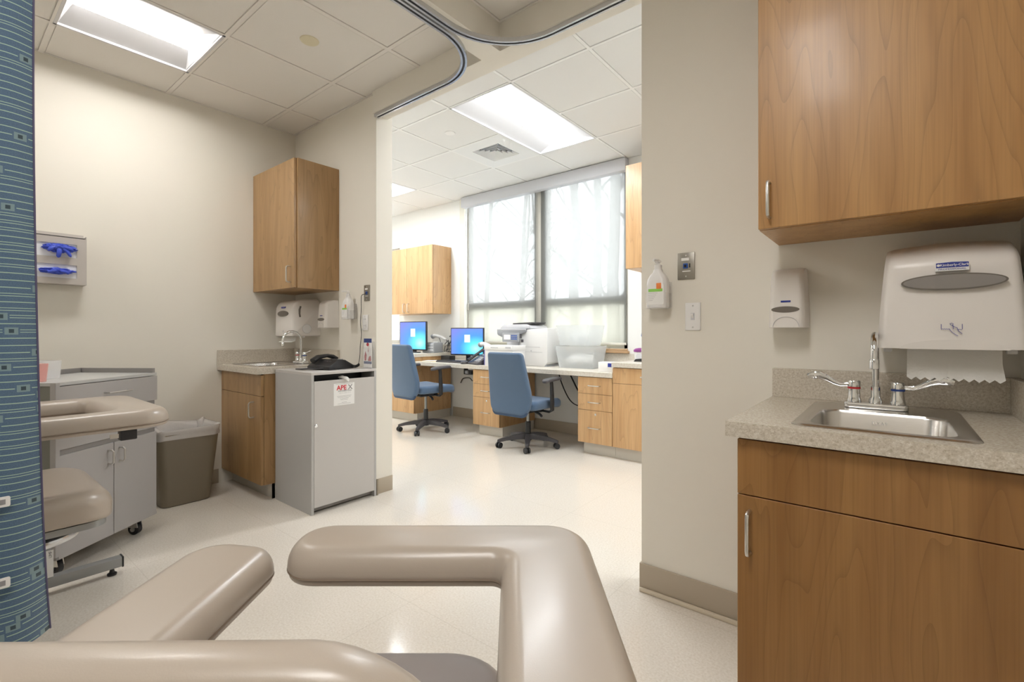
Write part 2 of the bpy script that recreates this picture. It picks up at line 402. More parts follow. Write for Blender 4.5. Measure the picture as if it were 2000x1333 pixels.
# frames for flat text: facing -Y (reads left-right along +X), facing +X (reads along +Y)
FACE_MY = Matrix(((1, 0, 0, 0), (0, 0, -1, 0), (0, 1, 0, 0), (0, 0, 0, 1)))
FACE_PX = Matrix(((0, 0, 1, 0), (1, 0, 0, 0), (0, 1, 0, 0), (0, 0, 0, 1)))

# ------------------------------------------------------------------ the room
XL, YP, YQ = -3.816, 1.91, 2.04      # left wall, partition faces
ZC, ZH, ZF = 2.707, 2.555, 2.81      # bay ceilings, header, far ceiling
XR, YB, YF, XFL = .275, -1.9, 4.36, -8.0
OP0, OP1 = -2.712, -.832
struct('floor', MB().box(XFL-.1, 1.4, YB-.1, YF+.1, -.1, 0), 'vinyl_floor')
struct('wall_left', MB().box(XL-.1, XL, YB, YP, 0, 2.95), 'wall_cream')
struct('wall_end_left', MB().box(XFL, OP0, YP, YQ, 0, 2.95), 'wall_cream')
struct('wall_end_right', MB().box(OP1, 1.4, YP, YQ, 0, 2.95), 'wall_cream')
struct('wall_right', MB().box(XR, XR+.1, .9, YP, 0, 2.95), 'wall_cream')
struct('wall_right_rear', MB().box(1.3, 1.4, YB, .9, 0, 2.95).box(XR+.1, 1.4, .8, .9, 0, 2.95), 'wall_cream')
struct('wall_back', MB().box(XL-.1, 1.4, YB-.1, YB, 0, 2.95), 'wall_cream')
struct('wall_far_left', MB().box(XFL-.1, XFL, YP, YF, 0, 2.95), 'wall_daylit')
struct('wall_far_right', MB().box(1.3, 1.4, YQ, YF, 0, 2.95), 'wall_daylit')
# far wall with its two window openings
WX0, WX1, WZ0, WZ1 = -4.27, -2.045, .93, 2.76
W2X0, W2X1, W2Z0, W2Z1 = -7.3, -5.62, .93, 2.33
fw = MB()
fw.box(XFL, W2X0, YF, YF+.12, 0, 2.95).box(W2X0, W2X1, YF, YF+.12, 0, W2Z0).box(W2X0, W2X1, YF, YF+.12, W2Z1, 2.95)
fw.box(W2X1, WX0, YF, YF+.12, 0, 2.95).box(WX0, WX1, YF, YF+.12, 0, WZ0).box(WX0, WX1, YF, YF+.12, WZ1, 2.95).box(WX1, 1.4, YF, YF+.12, 0, 2.95)
struct('wall_far', fw, 'wall_daylit')
# header over the opening, beam between the two bays
struct('trim_1', MB().box(OP0, OP1, YP-.03, YQ-.04, ZH, 2.95), 'soffit_paint')
struct('trim_2', MB().box(-1.725, -1.595, YB, YP-.03, ZH, 2.95), 'soffit_paint')

def ceiling(name, xs, ys, z, skip, tile, tee, tw=.024):
    b = MB()
    for i in range(len(xs)-1):
        for j in range(len(ys)-1):
            x0, x1, y0, y1 = xs[i], xs[i+1], ys[j], ys[j+1]; cx, cy = (x0+x1)/2, (y0+y1)/2
            if any(a < cx < c and d < cy < e for a, c, d, e in skip): continue
            b.box(x0, x1, y0, y1, z, z+.015)
            q = tw/2+.004
            b.box(x0+q, x1-q, y0+q, y1-q, z-.0035, z, mi=0, bev=.002, seg=1)
    for x in xs:
        segs = [(ys[0], ys[-1])]
        for a, c, d, e in skip:
            if a+.01 < x < c-.01: segs = [t for (p, q) in segs for t in ((p, min(q, d)), (max(p, e), q)) if t[1]-t[0] > .01]
        for p, q in segs: b.box(x-tw/2, x+tw/2, p, q, z-.006, z+.001, mi=1)
    for y in ys:
        segs = [(xs[0], xs[-1])]
        for a, c, d, e in skip:
            if d+.01 < y < e-.01: segs = [t for (p, q) in segs for t in ((p, min(q, a)), (max(p, c), q)) if t[1]-t[0] > .01]
        for p, q in segs: b.box(p, q, y-tw/2, y+tw/2, z-.0061, z+.001, mi=1)
    o = b.build(name, [tile, tee]); o['kind'] = 'structure'; return o
L1 = (-3.41, -2.825, .42, 1.03); L2 = (-3.41, -2.825, -1.41, -.80)
ceiling('ceiling', [XL, -3.41, -2.825, -2.24, -1.725], [YB, -1.41, -.80, -.19, .42, 1.03, 1.655, YP], ZC, [L1, L2], 'ceiling_tile', 'tee_metal')
L3 = (-.66, -.05, -.95, .27)
ceiling('ceiling_bay_right', [-1.595, -1.27, -.66, -.05, .56, 1.3], [YB, -.95, -.34, .27, .88, 1.49, YP-.03], ZC, [L3], 'ceiling_tile', 'tee_metal')
fx = [1.3, 1.01, .405, -.20, -.805, -1.43, -2.04, -2.65, -3.25, -3.86, -4.46, -5.07, -5.68, -6.29, -6.9, -7.5, XFL][::-1]
fy = [YQ-.04, 2.52, 3.12, 3.72, YF]
F1 = (-2.65, -2.04, 2.52, 3.72); F2 = (-5.07, -4.46, 2.52, 3.72); F3 = (-.20, .405, 2.52, 3.72); F4 = (-7.5, -6.9, 2.52, 3.72)
V1 = (-3.25, -2.65, 3.12, 3.72)
ceiling('ceiling_far', fx, fy, ZF, [F1, F2, F3, F4, V1], 'ceiling_tile_far', 'tee_metal_white', .02)
# lid above the grids added out of view so that no light leaks in
struct('light_block_lid', MB().box(XFL-.1, 1.4, YB-.1, YF+.12, 2.95, 3.05), 'wall_daylit')

def baseboard(name, x0, x1, y0, y1, shoe=True):
    b = MB().box(x0, x1, y0, y1, 0, .102, .002)
    return struct(name, b, 'baseboard_rubber')
baseboard('baseboard_left', XL, XL+.008, YB, 1.34)
baseboard('baseboard_end_left', -2.69, OP0, YP-.008, YP)
baseboard('baseboard_jamb_left', OP0, OP0+.007, YP-.008, YQ)
b = MB().box(OP1-.002, -.30, YP-.010, YP, 0, .115, .002, mi=0).box(OP1-.002, -.30, YP-.024, YP-.010, 0, .018, .005, mi=1)
o = b.build('baseboard_end_right', ['baseboard_rubber', 'shoe_trim']); o['kind'] = 'structure'
struct('baseboard_jamb_right', MB().box(OP1-.007, OP1, YP-.008, YQ, 0, .115, .002), 'baseboard_rubber')
struct('baseboard_far', MB().box(-4.5, -1.6, YF-.008, YF, 0, .12, .002), 'baseboard_rubber')
struct('baseboard_back', MB().box(XL, 1.3, YB, YB+.008, 0, .102, .002), 'baseboard_rubber')

# windows
def window(name, x0, x1, z0, z1, mull, trans):
    f = MB(); t = .05; ya, yb = YF+.03, YF+.09
    f.box(x0, x0+t, ya, yb, z0, z1).box(x1-t, x1, ya, yb, z0, z1).box(x0, x1, ya, yb, z1-t, z1).box(x0, x1, ya, yb, z0, z0+t)
    for m in mull: f.box(m-.09, m+.09, ya-.02, yb, z0, z1, .004)
    for h in trans: f.box(x0, x1, ya-.01, yb, h-.045, h+.045, .004)
    o = struct(name, f, 'frame_alu')
    tops = z1-t; cuts = [x0+t]+[c for m in mull for c in (m-.09, m+.09)]+[x1-t]
    for i in range(0, len(cuts), 2):
        a, c = cuts[i], cuts[i+1]; lv = [z0+t]+[q for h in trans for q in (h-.045, h+.045)]+[tops]
        for j in range(0, len(lv), 2):
            low = j == 0 and trans
            MB().box(a, c, YF+.058, YF+.064, lv[j], lv[j+1]).build('pane', 'frosted_panel' if low else 'window_glass', o)
    return o
window('window_1', WX0, WX1, WZ0, WZ1, [-3.10], [1.42])
window('window_2', W2X0, W2X1, W2Z0, W2Z1, [-6.46], [])
struct('trim_3', MB().box(WX0-.02, WX1+.02, YF-.05, YF+.03, WZ0-.045, WZ0-.02, .003).box(WX0-.02, WX1+.02, YF-.05, YF-.03, WZ0-.02, WZ0+.0, .003), 'sill_wood')
struct('trim_4', MB().box(WX0-.095, WX0-.005, YF-.02, YF, WZ0-.04, 2.805, .003), 'frame_light')

# ------------------------------------------------------------------ outside
tag(MB().box(-60, 40, 4.6, 80, -.35, -.3).build('ground', 'snow_ground'), 'pale ground outside beyond the window', 'ground')['kind'] = 'structure'
def tree(x, y, h, r, lean, seed, label, br=9, group='bare trees outside the window'):
    rnd = random.Random(seed); root = thing('bare_tree', label, 'tree', (x, y, -.3), 0, group)
    b = MB(); pts = [(lean*k/8*h*.5+rnd.uniform(-.06, .06), rnd.uniform(-.06, .06), h*k/8) for k in range(9)]; pts[0] = (0, 0, 0)
    b.tube(pts, [r*(1-.08*k) for k in range(9)], n=10); b.build('trunk', 'bark', root, local=True)
    c = MB()
    for i in range(br):
        z = h*rnd.uniform(.15, .85); k = z/h*8; k0 = int(k); f = k-k0; p = Vector(pts[k0]).lerp(Vector(pts[min(8, k0+1)]), f)
        a = rnd.uniform(0, 2*PI); L = rnd.uniform(1.2, 2.8); q = [p]
        for s in range(1, 6): q.append(q[-1]+Vector((math.cos(a)*L/5+rnd.uniform(-.1, .1), math.sin(a)*L/5, L/5*rnd.uniform(.5, 1.3))))
        c.tube(q, [r*.28*(1-.17*s) for s in range(6)], n=6)
        for s in (2, 3, 4):
            e = q[s]+Vector((rnd.uniform(-.8, .8), rnd.uniform(-.5, .5), rnd.uniform(.2, 1.))); c.tube([q[s], (q[s]+e)/2+Vector((.05, 0, .06)), e], [r*.1, r*.08, r*.03], n=5)
    c.build('branches', 'bark', root, local=True)
for i, (x, y, h, r, ln, lab) in enumerate([
    (-7.35, 12, 11, .17, .02, 'slim straight bare tree seen right of the window mullion'),
    (-6.55, 12, 12, .15, 0, 'bare tree trunk standing between the slim tree and the thick pair outside'),
    (-6.12, 12.2, 12, .20, 0, 'thick bare trunk, left of the close pair at the right side of the window'),
    (-5.72, 12.6, 12, .21, .01, 'thick bare trunk at the far right edge of the window'),
    (-10.9, 12, 11, .10, .12, 'thin leaning bare tree at the left edge of the window'),
    (-10.3, 13, 11, .09, .16, 'second thin leaning bare tree from the left edge of the window'),
    (-8.6, 11, 5.6, .07, .13, 'short crooked sapling outside just left of the window mullion'),
    (-8.1, 11.4, 6.5, .06, -.1, 'thin sapling bending left outside beside the window mullion')]):
    tree(x, y, h, r, ln, 20+i, lab, 12)

# ------------------------------------------------------------------ ceiling fixtures
def troffer(box, z, lens, label, along='Y'):
    x0, x1, y0, y1 = box; cx = (x0+x1)/2; r = thing('ceiling_light', label, 'light', (cx, (y0+y1)/2, z), 0, 'recessed ceiling lights')
    f = MB(); t = .015
    for a, c, d, e in ((x0, x0+t, y0, y1), (x1-t, x1, y0, y1), (x0, x1, y0, y0+t), (x0, x1, y1-t, y1)): f.box(a, c, d, e, z-.007, z+.012, .001)
    f.build('frame', 'reflector_white', r)
    W = x1-x0; a, c = cx-W*.20, cx+W*.20; zt = z+.05
    rf = MB()
    for (p0, p1) in (((x0+t, z+.004), (a, zt)), ((x1-t, z+.004), (c, zt))):
        rf.rings([[(p0[0], y0+t, p0[1]), (p1[0], y0+t, p1[1]), (p1[0], y0+t, p1[1]+.004), (p0[0], y0+t, p0[1]+.004)],
                  [(p0[0], y1-t, p0[1]), (p1[0], y1-t, p1[1]), (p1[0], y1-t, p1[1]+.004), (p0[0], y1-t, p0[1]+.004)]])
    for yy, s in ((y0+t, 1), (y1-t, -1)):
        rf.rings([[(x0+t, yy, z+.004), (x1-t, yy, z+.004), (x1-t, yy+.003*s, z+.004), (x0+t, yy+.003*s, z+.004)],
                  [(x0+t, yy+.05*s, zt+.02), (x1-t, yy+.05*s, zt+.02), (x1-t, yy+.053*s, zt+.02), (x0+t, yy+.053*s, zt+.02)]])
    rf.box(x0+.005, x1-.005, y0+.005, y1-.005, zt+.03, zt+.036)
    rf.build('reflector', 'reflector_white', r)
    l = MB(); n = 10; top = []
    l.box(a, c, y0+.05, y1-.05, zt-.001, zt+.018)
    l.build('lens', lens, r)
    return r
troffer(L1, ZC, 'lens_on', 'square recessed ceiling light above the left bay, at the top left of the photo')
troffer(L2, ZC, 'lens_on', 'unseen added square ceiling light at the rear of the left bay, behind the curtain')  # out of view, added to give the left bay more light
troffer(L3, ZC, 'lens_on', 'unseen added long ceiling light over the near bay, above the exam chair')  # added outside the view for more light in the near bay
troffer(F1, ZF, 'lens_on_cool', 'long recessed ceiling light in the back office, beside the air vent')
troffer(F2, ZF, 'lens_on_cool', 'recessed ceiling light in the back office, showing only its right corner past the wall end')
troffer(F3, ZF, 'lens_on_cool', 'unseen added ceiling light in the back office hidden behind the right wall')  # hidden lamp added to brighten the back office
troffer(F4, ZF, 'lens_on_cool', 'unseen added ceiling light at the far left end of the back office')  # another lamp added out of sight for the office light level
# air vent
x0, x1, y0, y1 = V1; cx, cy = (x0+x1)/2, (y0+y1)/2
r = thing('air_vent', 'square white ceiling air vent with nested louvres beside the long light in the back office', 'vent', (cx, cy, ZF))
b = MB()
for a, c, d, e in ((x0+.008, x0+.14, y0+.008, y1-.008), (x1-.14, x1-.008, y0+.008, y1-.008), (x0+.14, x1-.14, y0+.008, y0+.14), (x0+.14, x1-.14, y1-.14, y1-.008)): b.box(a, c, d, e, ZF-.006, ZF+.006)
b.build('panel', 'vent_white', r)
MB().box(x0+.13, x1-.13, y0+.13, y1-.13, ZF+.05, ZF+.055).build('duct_opening', 'dark_gap', r)
for k, s in enumerate((.155, .118, .082, .046)):
    q = MB(); i0 = s; i1 = s-.020; zz = ZF-.006+.0*k
    ro = [(cx-i0, cy-i0, zz), (cx+i0, cy-i0, zz), (cx+i0, cy+i0, zz), (cx-i0, cy+i0, zz)]
    rin = [(cx-i1, cy-i1, zz+.028), (cx+i1, cy-i1, zz+.028), (cx+i1, cy+i1, zz+.028), (cx-i1, cy+i1, zz+.028)]
    ro2 = [(p[0], p[1], p[2]+.002) for p in ro]; ri2 = [(p[0], p[1], p[2]+.002) for p in rin]
    q.rings([ro, rin, ri2, ro2, ro], cap0=False, cap1=False).build('louvre', 'vent_white', r)
def disc(name, label, x, y, z, m, r=.045):
    tag(MB().lathe([(r*.7, -.006), (r*.95, -.004), (r, 0), (r, .004)], (x, y, z)).build(name, m), label, 'sprinkler cover', 'round sprinkler covers')
disc('sprinkler_cover', 'round cream sprinkler cover in the ceiling of the left bay', -2.51, 1.335, ZC-.004, 'hook_beige', .05)
disc('sprinkler_cover', 'round white sprinkler cover in the back office ceiling, left of the air vent', -2.967, 2.835, ZF-.004, 'tee_metal_white')
# curtain tracks
def arc(c, r, a0, a1, n=14): return [(c[0]+r*math.cos(a0+(a1-a0)*i/n), c[1]+r*math.sin(a0+(a1-a0)*i/n)) for i in range(n+1)]
def track(label, pts, z):
    r = thing('curtain_track', label, 'curtain track', (pts[0][0], pts[0][1], z), 0, 'ceiling curtain tracks')
    def rail(o0, o1, za, zb, nm, m):
        b = MB(); rs = []
        for i, p in enumerate(pts):
            t = (Vector(pts[min(i+1, len(pts)-1)])-Vector(pts[max(i-1, 0)])).normalized(); n = Vector((-t.y, t.x))
            a = Vector(p)+n*o0; c = Vector(p)+n*o1
            rs.append([(a.x, a.y, za), (c.x, c.y, za), (c.x, c.y, zb), (a.x, a.y, zb)])
        b.rings(rs).build(nm, m, r)
    rail(-.017, -.006, z, z+.022, 'rail', 'alu_track'); rail(.006, .017, z, z+.022, 'rail', 'alu_track')
    rail(-.006, .006, z+.010, z+.014, 'slot', 'track_slot')
    return r
ty = 1.905; R1 = .34
t1 = [(-2.705, ty), (-2.4, ty), (-1.683-R1, ty)]+arc((-1.683-R1, ty-R1), R1, PI/2, 0)+[(-1.683, 1.2), (-1.683, 0), (-1.683, YB+.1)]
track('left ceiling curtain track that runs along the header and bends into the left bay', t1, ZH-.022)
R2 = .36
t2 = [(-1.637, YB+.1), (-1.637, 0), (-1.637, 1.2)]+arc((-1.637+R2, ty-R2), R2, PI, PI/2)+[(-1.1, ty), (-.86, ty)]
track('right ceiling curtain track that bends out of the near bay over the doorway', t2, ZH-.022)

# ------------------------------------------------------------------ shades
def shade(name, label, x0, x1, z0, z1, y):
    r = thing(name, label, 'window shade', ((x0+x1)/2, y, z0), 0, 'roller shades on the big window')
    b = MB(); rows = []
    for k in range(13): zz = z0+(z1-z0)*k/12; rows.append([(x0, y, zz), (x1, y, zz)])
    b.rings(rows, close=False, cap0=False, cap1=False).build('shade_cloth', 'shade_cloth', r)
    MB().box(x0, x1, y-.006, y+.008, z0-.02, z0+.004, .003).build('hem_bar', 'frame_light', r)
shade('roller_shade', 'left roller shade of the big window, in front of the pale sky', WX0+.06, -3.155, .985, 2.70, YF-.012)
shade('roller_shade', 'right roller shade of the big window, with dark tree trunks behind it', -3.085, WX1-.01, .985, 2.70, YF-.012)
tag(MB().box(WX0-.01, WX1+.015, YF-.085, YF-.001, 2.675, 2.80, .006).build('valance', 'valance_gray'), 'long grey box valance across the top of the big window', 'valance')

# ------------------------------------------------------------------ cabinet parts
def pull_v(parent, x, y, z0, z1, dirn, nm='handle', r=.0048, out=.032, m='satin_nickel'):
    """vertical wire pull; dirn = unit vector away from the door"""
    d = Vector(dirn); p = Vector((x, y, z0)); q = Vector((x, y, z1)); k = .012
    pts = [p, p+d*(out-k), p+d*(out-k*.3)+Vector((0, 0, k*.3)), p+d*out+Vector((0, 0, k)), q+d*out-Vector((0, 0, k)), q+d*(out-k*.3)-Vector((0, 0, k*.3)), q+d*(out-k), q]
    return MB().tube(pts, r, n=10).build(nm, m, parent)
def pull_h(parent, x0, x1, y, z, nm='handle', out=.03, m='satin_nickel', r=.0045):
    k = .012; a = Vector((x0, y, z)); c = Vector((x1, y, z)); d = Vector((0, -1, 0)); e = Vector((1, 0, 0))
    pts = [a, a+d*(out-k), a+d*(out-k*.3)+e*k*.3, a+d*out+e*k, c+d*out-e*k, c+d*(out-k*.3)-e*k*.3, c+d*(out-k), c]
    return MB().tube(pts, r, n=8).build(nm, m, parent)
def upper_cabinet(label, x0, x1, y0, y1, z0, z1, m, doors, handle_of, hz=None, group=None):
    r = thing('wall_cabinet', label, 'cabinet', ((x0+x1)/2, y1, z0), 0, group); t = .019
    b = MB().box(x0, x0+t, y0+.02, y1, z0, z1).box(x1-t, x1, y0+.02, y1, z0, z1).box(x0+t, x1-t, y0+.02, y1, z0, z0+t).box(x0+t, x1-t, y0+.02, y1, z1-t, z1).box(x0+t, x1-t, y1-.01, y1, z0+t, z1-t)
    b.build('body', m, r)
    MB().box(x0+t, x1-t, y0+.0195, y0+.024, z0+t, z1-t).build('front_gap', 'dark_gap', r)
    for i, (a, c) in enumerate(doors):
        d = MB().box(a, c, y0, y0+.018, z0+.001, z1-.001, .0012, 1).build('door', m, r)
        hx = handle_of[i]
        if hx is not None: pull_v(d, hx, y0, hz[0], hz[1], (0, -1, 0))
    return r
# right, near bay
upper_cabinet('big maple wall cabinet above the right sink, upper right of the photo', -.318, XR-.003, 1.579, YP-.001, 1.40, 2.60, 'maple_upper', [(-.318, XR-.004)], [-.287], (1.432, 1.535))
# left bay
upper_cabinet('tall narrow-looking maple wall cabinet in the left bay corner above the small sink', XL+.003, -3.165, 1.579, YP-.001, 1.397, 2.285, 'maple_left', [(XL+.003, -3.177)], [-3.222], (1.437, 1.546))
upper_cabinet('pinkish maple two-door wall cabinet over the left desk in the back office', -5.55, -4.54, 4.03, YF-.001, 1.335, 2.21, 'maple_far', [(-5.55, -5.047), (-5.043, -4.54)], [-5.09, -5.0], (1.36, 1.47))
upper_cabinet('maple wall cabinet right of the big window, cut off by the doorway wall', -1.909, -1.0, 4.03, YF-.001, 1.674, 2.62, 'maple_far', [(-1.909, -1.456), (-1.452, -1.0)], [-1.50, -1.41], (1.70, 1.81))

def sink_cabinet(label, x0, x1, yf, yb, zt, m, split, door_h, hx, kick_in=.075):
    r = thing('base_cabinet', label, 'cabinet', ((x0+x1)/2, yb, 0)); t = .019; k = .10
    b = MB().box(x0, x0+t, yf+.02, yb, k, zt).box(x1-t, x1, yf+.02, yb, k, zt).box(x0+t, x1-t, yf+.02, yb, k, k+t).box(x0+t, x1-t, yb-.01, yb, k+t, zt)
    b.build('body', m, r)
    MB().box(x0+t, x1-t, yf+.0195, yf+.024, k+t, zt-.005).build('front_gap', 'dark_gap', r)
    MB().box(x0+.005, x1-.003, yf+kick_in, yf+kick_in+.015, 0, k).box(x1-.012, x1-.003, yf+kick_in, yb, 0, k).box(x0+.003, x0+.012, yf+kick_in, yb, 0, k).build('toe_kick', 'kick_rubber', r)
    MB().box(x0, x1, yf, yf+.018, split+.0015, zt-.006, .001, 1).build('drawer_front', m, r)
    d = MB().box(x0, x1, yf, yf+.018, k+.002, split-.0015, .001, 1).build('door', m, r)
    pull_v(d, hx, yf, door_h[0], door_h[1], (0, -1, 0))
    return r
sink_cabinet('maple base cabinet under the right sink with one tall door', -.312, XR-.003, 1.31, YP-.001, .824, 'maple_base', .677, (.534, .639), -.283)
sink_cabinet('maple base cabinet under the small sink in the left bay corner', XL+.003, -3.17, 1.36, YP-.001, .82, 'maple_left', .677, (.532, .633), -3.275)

def counter(label, x0, x1, yf, yb, z0, z1, hole, side_splash):
    r = thing('countertop', label, 'countertop', ((x0+x1)/2, yb, z0))
    hx0, hx1, hy0, hy1 = hole
    b = MB().box(x0, x1, yf, hy0, z0, z1).box(x0, x1, hy1, yb, z0, z1).box(x0, hx0, hy0, hy1, z0, z1).box(hx1, x1, hy0, hy1, z0, z1)
    b.build('top', 'counter_laminate', r)
    MB().box(x0, x1, yb-.02, yb, z1, z1+.10, .001, 1).build('backsplash', 'counter_laminate', r)
    if side_splash is not None:
        a, c = side_splash; MB().box(a, c, yf, yb-.02, z1, z1+.10, .001, 1).build('side_splash', 'counter_laminate', r)
counter('speckled beige countertop holding the right sink', -.335, XR-.003, 1.285, YP-.001, .826, .864, (-.185, .130, 1.352, 1.700), (XR-.023, XR-.003))
counter('speckled beige countertop holding the small corner sink in the left bay', XL+.003, -3.155, 1.33, YP-.001, .821, .862, (-3.70, -3.325, 1.40, 1.71), (XL+.003, XL+.023))

def sink(label, x0, x1, y0, y1, bx0, bx1, by0, by1, z, group='stainless sinks'):
    r = thing('sink', label, 'sink', ((x0+x1)/2, (y0+y1)/2, z), 0, group); S = 6
    b = MB(); R = [rrect(x0, x1, y0, y1, .028, S), rrect(x0+.004, x1-.004, y0+.004, y1-.004, .027, S), rrect(x0+.018, x1-.018, y0+.018, y1-.018, .025, S),
         rrect(bx0-.006, bx1+.006, by0-.006, by1+.006, .045, S), rrect(bx0, bx1, by0, by1, .045, S), rrect(bx0+.004, bx1-.004, by0+.004, by1-.004, .045, S),
         rrect(bx0+.010, bx1-.010, by0+.010, by1-.010, .045, S), rrect(bx0+.018, bx1-.018, by0+.018, by1-.018, .04, S), rrect(bx0+.04, bx1-.04, by0+.04, by1-.04, .03, S)]
    Z = [.0005, .0035, .0045, .0025, .0015, -.006, -.12, -.14, -.146]
    rs = [[(p[0], p[1], z+h) for p in q] for q, h in zip(R, Z)]
    b.rings(rs, cap0=False); b.smooth = 50; b.build('basin', 'brushed_steel', r)
    MB().lathe([(.03, -.1455), (.03, -.143), (.018, -.142), (.016, -.1455)], ((bx0+bx1)/2, (by0+by1)/2, z)).build('drain', 'chrome', r)
    return r
sr = sink('rectangular stainless steel sink set in the right countertop', -.200, .145, 1.336, 1.825, -.165, .110, 1.372, 1.672, .864)
MB().text('ELKAY', .012, T(-.03, 1.6565, .838) @ FACE_MY @ Matrix.Scale(1, 4), .0006).build('stamped_mark', 'satin_nickel', sr)
sink('rectangular stainless steel sink in the left bay corner, seen almost edge-on', -3.715, -3.30, 1.385, 1.81, -3.69, -3.335, 1.41, 1.69, .862)

def faucet(label, x, y, z, zt, reach, blades, group='gooseneck faucets'):
    r = thing('faucet', label, 'faucet', (x, y, z), 0, group)
    MB().prism(rrect(x-.075, x+.075, y-.028, y+.028, .012, 4), z, z+.016, bev=.003, seg=2).build('base_plate', 'chrome', r)
    rr = reach/2; zc = zt-rr-.008
    pts = [(x, y, z+.016), (x, y, z+.1), (x, y, zc)]+[(x, y-rr+rr*math.cos(a), zc+rr*math.sin(a)) for a in [PI*i/16 for i in range(1, 17)]]+[(x, y-reach, zc-.03)]
    b = MB().tube(pts, .0085, n=16); b.lathe([(.017, .0), (.017, .01), (.012, .02), (.0115, .05)], (x, y, z+.014)); b.build('spout', 'chrome', r)
    MB().lathe([(.0105, -.025), (.0115, -.024), (.0115, 0), (.0095, .003)], (x, y-reach, zc-.012)).build('aerator', 'chrome', r)
    for s, ring in ((-1, 'red_ring'), (1, 'blue_ring')):
        hx = x+s*.051
        v = MB().lathe([(.0185, 0), (.0185, .006), (.0165, .01), (.0145, .034), (.0145, .038)], (hx, y, z+.016))
        v.lathe([(.0155, .044), (.0155, .06), (.0135, .063)], (hx, y, z+.016)); o = v.build('valve', 'chrome', r)
        MB().lathe([(.0162, .038), (.0162, .043), (.014, .044), (.014, .0375)], (hx, y, z+.016)).build('colour_ring', ring, o)
        if blades:
            P = [(0, 0, 0), (.022, 0, -.002), (.04, 0, .004), (.058, -.004, .016), (.075, -.008, .024), (.092, -.010, .024), (.108, -.010, .020)]
            pts = [(hx+s*(.010+p[0]), y+p[1], z+.066+p[2]) for p in P]
            MB().tube(pts, [.006, .0065, .0075, .0095, .0125, .0135, .007], n=14, flatb=.40).build('lever', 'chrome', r)
        else:
            P = [(hx+s*.004, y+.003, z+.07), (hx+s*.020, y+.014, z+.082), (hx+s*.040, y+.03, z+.092)]
            MB().tube(P, [.005, .006, .008], n=10, flat=.5).build('lever', 'chrome', r)
    return r
faucet('chrome gooseneck faucet with two wrist blades at the right sink', -.041, 1.752, .868, 1.092, .115, True)
faucet('chrome gooseneck faucet over the small sink in the left bay corner', -3.398, 1.742, .866, 1.106, .135, False)

